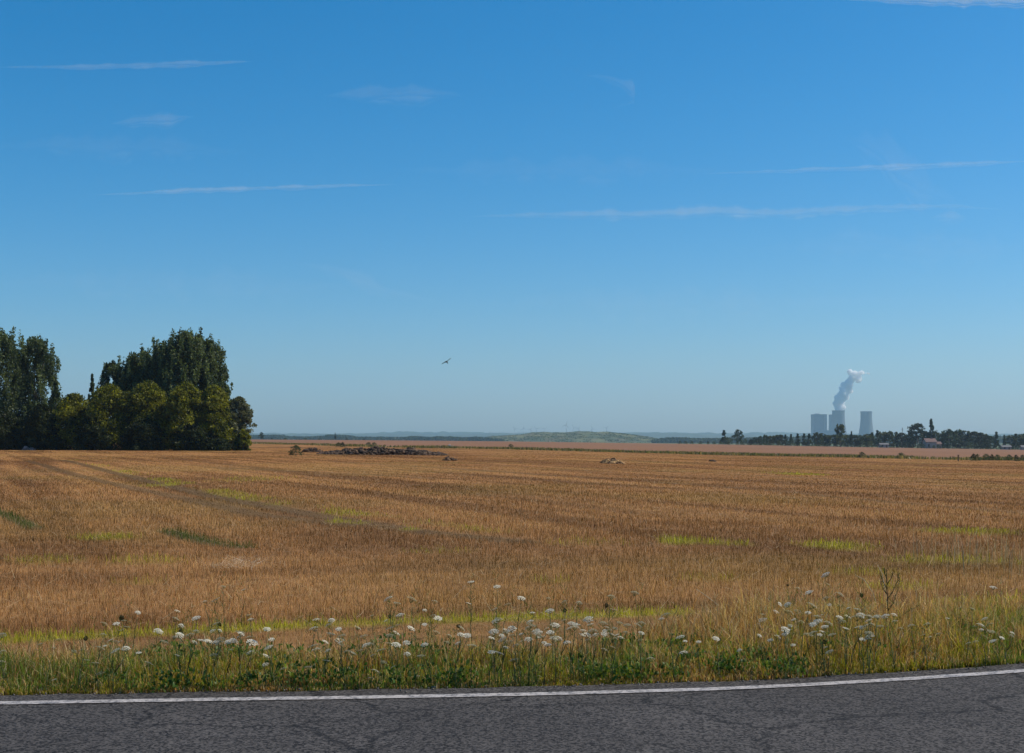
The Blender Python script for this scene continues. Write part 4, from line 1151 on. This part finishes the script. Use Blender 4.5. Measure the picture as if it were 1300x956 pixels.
# ------------------------------------------------------------------ houses by the far trees
def house(px0, px1, base, eave, ridge_, Y, label, roofm, depth=9.0, wall=None, chimney=True):
    x0, x1 = [(p - CX) / F * Y for p in (px0, px1)]; cx = (x0 + x1) / 2; w = x1 - x0
    z0 = float(ground(cx, Y))
    e = EYE - (eave - HY) / F * Y - z0; r = EYE - (ridge_ - HY) / F * Y - z0
    root = tag(empty('house', (cx, Y, z0)), label, 'house')
    mb = MB(); mb.box(-w / 2, w / 2, -depth / 2, depth / 2, -.5, e)
    for s in (-1, 1): mb.add([(s * w / 2, -depth / 2, e), (s * w / 2, depth / 2, e), (s * w / 2, 0, r - .15), (s * (w / 2 - .2), -depth / 2, e), (s * (w / 2 - .2), depth / 2, e), (s * (w / 2 - .2), 0, r - .15)], [(0, 1, 2), (5, 4, 3), (0, 2, 5, 3), (1, 4, 5, 2)])
    mb.build('wall', wall or M_white, root)
    mb = MB(); o = .45; t = .2; W = w / 2 + o; D = depth / 2 + o; ze = e - o * (r - e) / (depth / 2)
    mb.add([(-W, -D, ze), (W, -D, ze), (W, 0, r), (-W, 0, r), (-W, D, ze), (W, D, ze), (-W, -D, ze + t), (W, -D, ze + t), (W, 0, r + t), (-W, 0, r + t), (-W, D, ze + t), (W, D, ze + t)],
           [(0, 3, 2, 1), (3, 4, 5, 2), (6, 7, 8, 9), (9, 8, 11, 10), (0, 1, 7, 6), (4, 10, 11, 5), (0, 6, 9, 3), (3, 9, 10, 4), (1, 2, 8, 7), (2, 5, 11, 8)])
    rf = mb.build('roof', roofm, root)
    if chimney:
        mb = MB(); mb.box(w * .18, w * .18 + .8, -.4, .4, r - .2, r + 1.1); mb.build('chimney', M_roof, rf)
    n = max(2, int(w / 3)); y = -depth / 2
    for k in range(n):
        wx = -w / 2 + (k + .5) * w / n
        if k == n // 2:
            mb = MB(); mb.box(wx - .5, wx + .5, y - .05, y - .004, 0, min(2.1, e - .3)); mb.build('door', M_wood, root)
        else:
            mb = MB(); mb.box(wx - .6, wx + .6, y - .05, y - .004, e * .35, min(e - .3, e * .35 + 1.4)); mb.build('window', M_glass, root)
    return root
house(1173.5, 1186.5, 568.5, 561, 556.8, 975, 'pale house with a red tiled roof before the far trees', M_roof)
house(1187, 1193.5, 568.8, 563.5, 561, 978, 'small pale outbuilding right of the red roofed house', M_roof, 6, None, False)
house(1116.5, 1127, 567.5, 564.4, 562.7, 978, 'low pale shed under the trees left of the red roofed house', M_grey, 5, M_white, False)
house(1271, 1282.5, 570.5, 567.4, 565.6, 975, 'low whitish shed in the gap of the trees near the right edge', M_grey, 5, M_white, False)
house(1296, 1310, 570.9, 567.6, 565.6, 975, 'low whitish shed cut by the right edge of the photo', M_grey, 5, M_white, False)
for px, top, k in ((1172, 563.5, 0), (1179.5, 565.5, 2), (1185.5, 565, 1), (1191.5, 564.5, 0), (1119, 565.5, 1), (1269, 566, 0), (1286, 565.5, 2)):
    FT('bush', px, top, 966, .9, 'low garden bush in front of the small far houses', 'bushes before the far houses', k, 'bush')
# mast between the trees
g = at(1145.6, 560, 992); zz = float(ground(g[0], 992))
root = tag(empty('mast', (g[0], 992, zz)), 'thin pole rising above the trees behind the red roofed house', 'mast')
mb = MB(); mb.tube([(0, 0, 0), (0, 0, 14.2)], [.22, .12], 6); mb.build('pole', M_darkstem, root)
mb = MB(); mb.tube([(-.8, 0, 12.6), (.8, 0, 12.6)], .09, 5); mb.tube([(-.5, 0, 13.4), (.5, 0, 13.4)], .09, 5); mb.build('crossbar', M_darkstem, root)
# post on the boundary
g = gp(1216.5, 585.5)
root = tag(empty('post', tuple(g)), 'short brown wooden post on the field boundary left of the bushes', 'post')
mb = MB(); mb.tube([(0, 0, -.3), (0.02, 0, .9)], [.10, .09], 8); mb.build('stake', M_wood, root)
mb = MB(); mb.box(-.16, .16, -.13, .13, .90, .98); mb.build('cap', M_wood, root)

# ------------------------------------------------------------------ heaps on the field
def heap(name, px0, px1, row, height, Y, cols, label, cat, n, seed, csz, depth=5.0):
    rg = random.Random(seed)
    c = gp((px0 + px1) / 2, row); Y = c[1]
    hw = (px1 - px0) / 2 / F * Y
    m, nn, l, p = new_mat(name + '_matter')
    av = nn.new('ShaderNodeAttribute'); av.attribute_name = 'col'; l.new(av.outputs['Color'], p.inputs['Base Color']); p.inputs['Roughness'].default_value = .95
    mb = MB(); slope = (float(ground(c[0] + hw, Y)) - float(ground(c[0] - hw, Y))) / (2 * hw)
    for k in range(n):
        t = rg.uniform(-1, 1); d = rg.gauss(0, .4)
        env = height * (1 - abs(t) ** 4) * (0.45 + .75 * float(vn(t * 9 + seed, 0.5, 5))) * max(0, 1 - d * d)
        if env < .05: continue
        s = csz * rg.choice((.35, .5, .7, .9, 1.3))
        z = rg.random() * env - s * .25
        mb.blob((t * hw, d * depth, t * hw * slope + z), (s * rg.uniform(.8, 1.6), s, s * rg.uniform(.5, .9)), 6, 5, .3, rg.choice(cols), rg)
    o = mb.build(name, m, loc=tuple(c), col=True)
    return tag(o, label, cat)
DUNG = [(0.05, 0.028, 0.016), (0.08, 0.048, 0.028), (0.15, 0.09, 0.05), (0.028, 0.017, 0.011)]
heap('manure_heap', 404, 568, 577.5, .95, 0, DUNG, 'long low dark manure heap lying on the stubble', 'manure heap', 3600, 3, .20, 4)
heap('manure_scatter', 384, 408, 573.8, .7, 0, DUNG, 'small dark scatter of manure at the left end of the long heap', 'manure heap', 200, 4, .17, 3)
heap('manure_clods', 563, 579, 584.8, .35, 0, DUNG, 'few dark clods lying below the right end of the long manure heap', 'clods', 40, 5, .16, 1.5)
heap('straw_pile', 764, 791, 588.3, .45, 0, [(0.16, 0.09, 0.04), (0.5, 0.30, 0.12), (0.09, 0.05, 0.025), (0.42, 0.26, 0.11)], 'small brown and straw coloured pile in the middle of the field', 'pile', 300, 6, .14, 1.6)
heap('stone_pile', 29, 44, 571.6, .75, 0, [(0.26, 0.22, 0.22), (0.34, 0.29, 0.28), (0.16, 0.13, 0.13)], 'small pale heap of stones at the left foot of the grove', 'stone pile', 110, 7, .15, 1.0)
heap('grey_boulder', 569.5, 573.5, 567.5, .9, 0, [(0.36, 0.34, 0.34)], 'small pale grey lump on the strip right of the manure heap', 'boulder', 16, 8, .4, .6)
heap('clods', 902, 909, 586, .3, 0, DUNG, 'short dark streak of clods on the stubble right of the straw pile', 'clods', 30, 9, .15, .8)

# ------------------------------------------------------------------ bird of prey
def bird():
    Y = 180; u = Y / F
    c = at(567.2, 459.3, Y)
    mb = MB(); 
    def Q(px, py, dy): return np.array(((px - 567.2) * u, dy, -(py - 459.3) * u))
    # body from head to tail, foreshortened, pointing down to the right
    mb.tube([Q(566.4, 458.5, .16), Q(566.8, 458.9, .10), Q(567.3, 459.5, 0), Q(567.9, 460.5, -.1), Q(568.3, 461.1, -.16), Q(568.7, 461.6, -.24)], [.025, .055, .085, .06, .04, .05], 8)
    def wing(pts):
        V, Fc = [], []
        for p, ch in pts:
            for dz in (.012, -.012):
                V.append(p + np.array((ch * .34, ch * .6, dz * 3 + ch * .34))); V.append(p - np.array((ch * .34, ch * .6, -dz * 3 + ch * .34)))
        n = len(pts)
        for i in range(n - 1):
            a, b = i * 4, i * 4 + 4
            Fc += [(a, a + 1, b + 1, b), (a + 2, b + 2, b + 3, a + 3), (a, b, b + 2, a + 2), (a + 1, a + 3, b + 3, b + 1)]
        Fc += [(0, 2, 3, 1), (n * 4 - 4, n * 4 - 3, n * 4 - 1, n * 4 - 2)]
        mb.add(V, Fc)
    wing([(Q(567.2, 459.2, 0), .20), (Q(565.9, 459.2, 0), .24), (Q(564.2, 460.0, -.02), .22), (Q(562.8, 461.0, -.05), .18), (Q(561.4, 461.8, -.1), .07)])
    wing([(Q(567.2, 459.2, 0), .20), (Q(568.3, 458.2, 0), .23), (Q(569.4, 457.0, -.02), .20), (Q(570.6, 456.0, -.05), .16), (Q(572.1, 455.2, -.1), .06)])
    o = mb.build('bird', plain('dark_plumage', (0.02, 0.016, 0.013), .8), loc=tuple(c), smooth=True)
    tag(o, 'dark bird of prey gliding with spread wings in the clear sky', 'bird')
bird()

# ------------------------------------------------------------------ haze
mb = MB(); mb.box(-12000, 12000, -12000, 12000, -20, 430)
hz = mb.build('haze', vol_mat('haze_air', 0.000066, (0.51, 0.79, 1.0), 0.2))
tag(hz, kind='stuff')

# ------------------------------------------------------------------ contrails and wisps, nine kilometres up
def streak(pts, dens, label, seed, alt=9000.0, name='contrail', cat='contrail', flat=1.0, step=4, wob=.35):
    """pts: pixel column, row, half-thickness in pixels"""
    px = np.arange(pts[0][0], pts[-1][0] + .1, step) if pts[-1][0] > pts[0][0] else None
    if px is None or any(b[0] <= a[0] for a, b in zip(pts[:-1], pts[1:])):
        t = np.linspace(0, len(pts) - 1, 40); k = np.arange(len(pts))
        px, py, hw = [np.interp(t, k, [p[i] for p in pts]) for i in range(3)]
    else:
        py, hw = [np.interp(px, [p[0] for p in pts], [p[i] for p in pts]) for i in (1, 2)]
    py = py + (fbm(px / 30, px * 0, seed) - .5) * hw * wob * 2
    hw = 1.2 * hw * (0.55 + 0.9 * fbm(px / 18, px * 0 + 3, seed + 4))
    e = np.minimum(np.arange(len(px)), np.arange(len(px))[::-1]) / max(1, .3 * len(px)); hw = hw * np.clip(e, .04, 1) ** .8
    Y0 = (alt - EYE) * F / (HY - np.mean(py))
    V, Fc, nr = [], [], 16
    n = len(px)
    for q in range(3):
        oy = (q - 1) * .55 * hw + (fbm(px / 22, px * 0 + q, seed + 20 + q) - .5) * hw * 1.2
        hq = hw * (0.35 + 1.0 * fbm(px / 25, px * 0 + 7 * q, seed + 30 + q))
        for x, y, h in zip(px, py + oy, hq):
            c = at(x, y, Y0 + 40 * q); r = h * Y0 / F
            for k in range(nr):
                a = 2 * math.pi * (k + .5) / nr
                v = math.sin(a); V.append((c[0], c[1] + r * flat * math.copysign((1 - abs(v)) ** 1.8 + .01, math.cos(a)) * 2.4, c[2] + r * 1.9 * v))
        o0 = q * n * nr
        for i in range(n - 1):
            for k in range(nr): Fc.append((o0 + i * nr + k, o0 + i * nr + (k + 1) % nr, o0 + (i + 1) * nr + (k + 1) % nr, o0 + (i + 1) * nr + k))
        Fc += [tuple(o0 + k for k in range(nr - 1, -1, -1)), tuple(o0 + (n - 1) * nr + k for k in range(nr))]
    V = np.array(V); c0 = V.mean(0)
    r = np.mean(hw) * Y0 / F
    o = obj(name, mesh_data(name, V - c0, Fc, vol_mat('ice_crystals', 0.85 * dens / (2 * r * 2.4 * flat), (1, 1, 1), 0.0), smooth=True), loc=tuple(c0))
    tag(o, label, cat, 'thin streaks of ice cloud in the sky')
streak([(590, 275, 2), (700, 273, 3.6), (800, 272, 3), (900, 269, 3.6), (1000, 271, 3), (1100, 264, 2.6), (1200, 262, 3.2), (1270, 266, 4)], .30, 'long pale contrail across the right half of the sky', 201)
streak([(110, 248, 1), (220, 243, 1.6), (330, 239, 1.6), (430, 236, 1.4), (510, 234, 1)], .30, 'thin slightly rising contrail in the left half of the sky', 204)
streak([(880, 221, 1), (1000, 217, 1.5), (1120, 212, 1.8), (1210, 209, 1.6), (1330, 204, 1.8)], .26, 'thin contrail running out at the right edge, above the long pale one', 207)
streak([(-20, 85, 1), (120, 85, 1.4), (220, 82, 2), (320, 78, 3)], .20, 'faint contrail at the left edge high in the sky', 210)
streak([(1060, -1, 1.2), (1180, 1, 3), (1340, 2, 5)], .6, 'bright contrail just touching the top right of the photo', 213)
streak([(140, 157, 2), (180, 154, 4), (220, 151, 4), (250, 148, 2)], .16, 'small soft wisp high on the left of the sky', 216, name='cirrus_wisp', cat='cloud wisp')
streak([(410, 121, 3), (470, 119, 6), (540, 119, 5), (600, 122, 2)], .12, 'faint broad wisp high left of the middle', 219, name='cirrus_wisp', cat='cloud wisp')
streak([(735, 95, 1), (760, 97, 2), (785, 105, 3), (803, 114, 4), (806, 122, 4), (798, 130, 3), (778, 138, 2)], .13, 'small hook shaped wisp high right of the middle', 222, name='cirrus_wisp', cat='cloud wisp', wob=.1)
streak([(1180, 277, 2), (1205, 275, 5), (1230, 277, 3)], .14, 'small soft puff below the right end of the long contrail', 225, name='cirrus_wisp', cat='cloud wisp')
streak([(360, 330, 2), (430, 345, 4), (490, 372, 5), (560, 385, 3)], .08, 'very faint slanting wisp low in the left half of the sky', 228, name='cirrus_wisp', cat='cloud wisp')
streak([(1060, 168, 3), (1120, 195, 14), (1170, 235, 14), (1220, 258, 6)], .07, 'faint broad smudge of cloud high on the right', 231, name='cirrus_wisp', cat='cloud wisp')
for pts, d_, lab, sd_ in (([(-40, 362, 4), (120, 358, 9), (300, 368, 10), (480, 360, 5)], .05, 'very faint broad veil of cloud low on the left above the grove', 240),
        ([(560, 388, 3), (760, 384, 9), (980, 386, 9), (1180, 380, 4)], .05, 'very faint broad veil of cloud low in the middle of the sky', 243),
        ([(480, 214, 2), (640, 218, 7), (820, 216, 7), (960, 222, 3)], .045, 'very faint long veil just above the long pale contrail', 246),
        ([(-30, 188, 3), (90, 184, 8), (230, 190, 7), (330, 196, 3)], .05, 'very faint veil left, between the small wisp and the thin contrail', 249),
        ([(930, 318, 3), (1080, 312, 9), (1230, 318, 9), (1360, 310, 4)], .05, 'very faint broad veil on the right below the long contrail', 252)):
    streak(pts, d_, lab, sd_, name='cirrus_veil', cat='cloud veil')
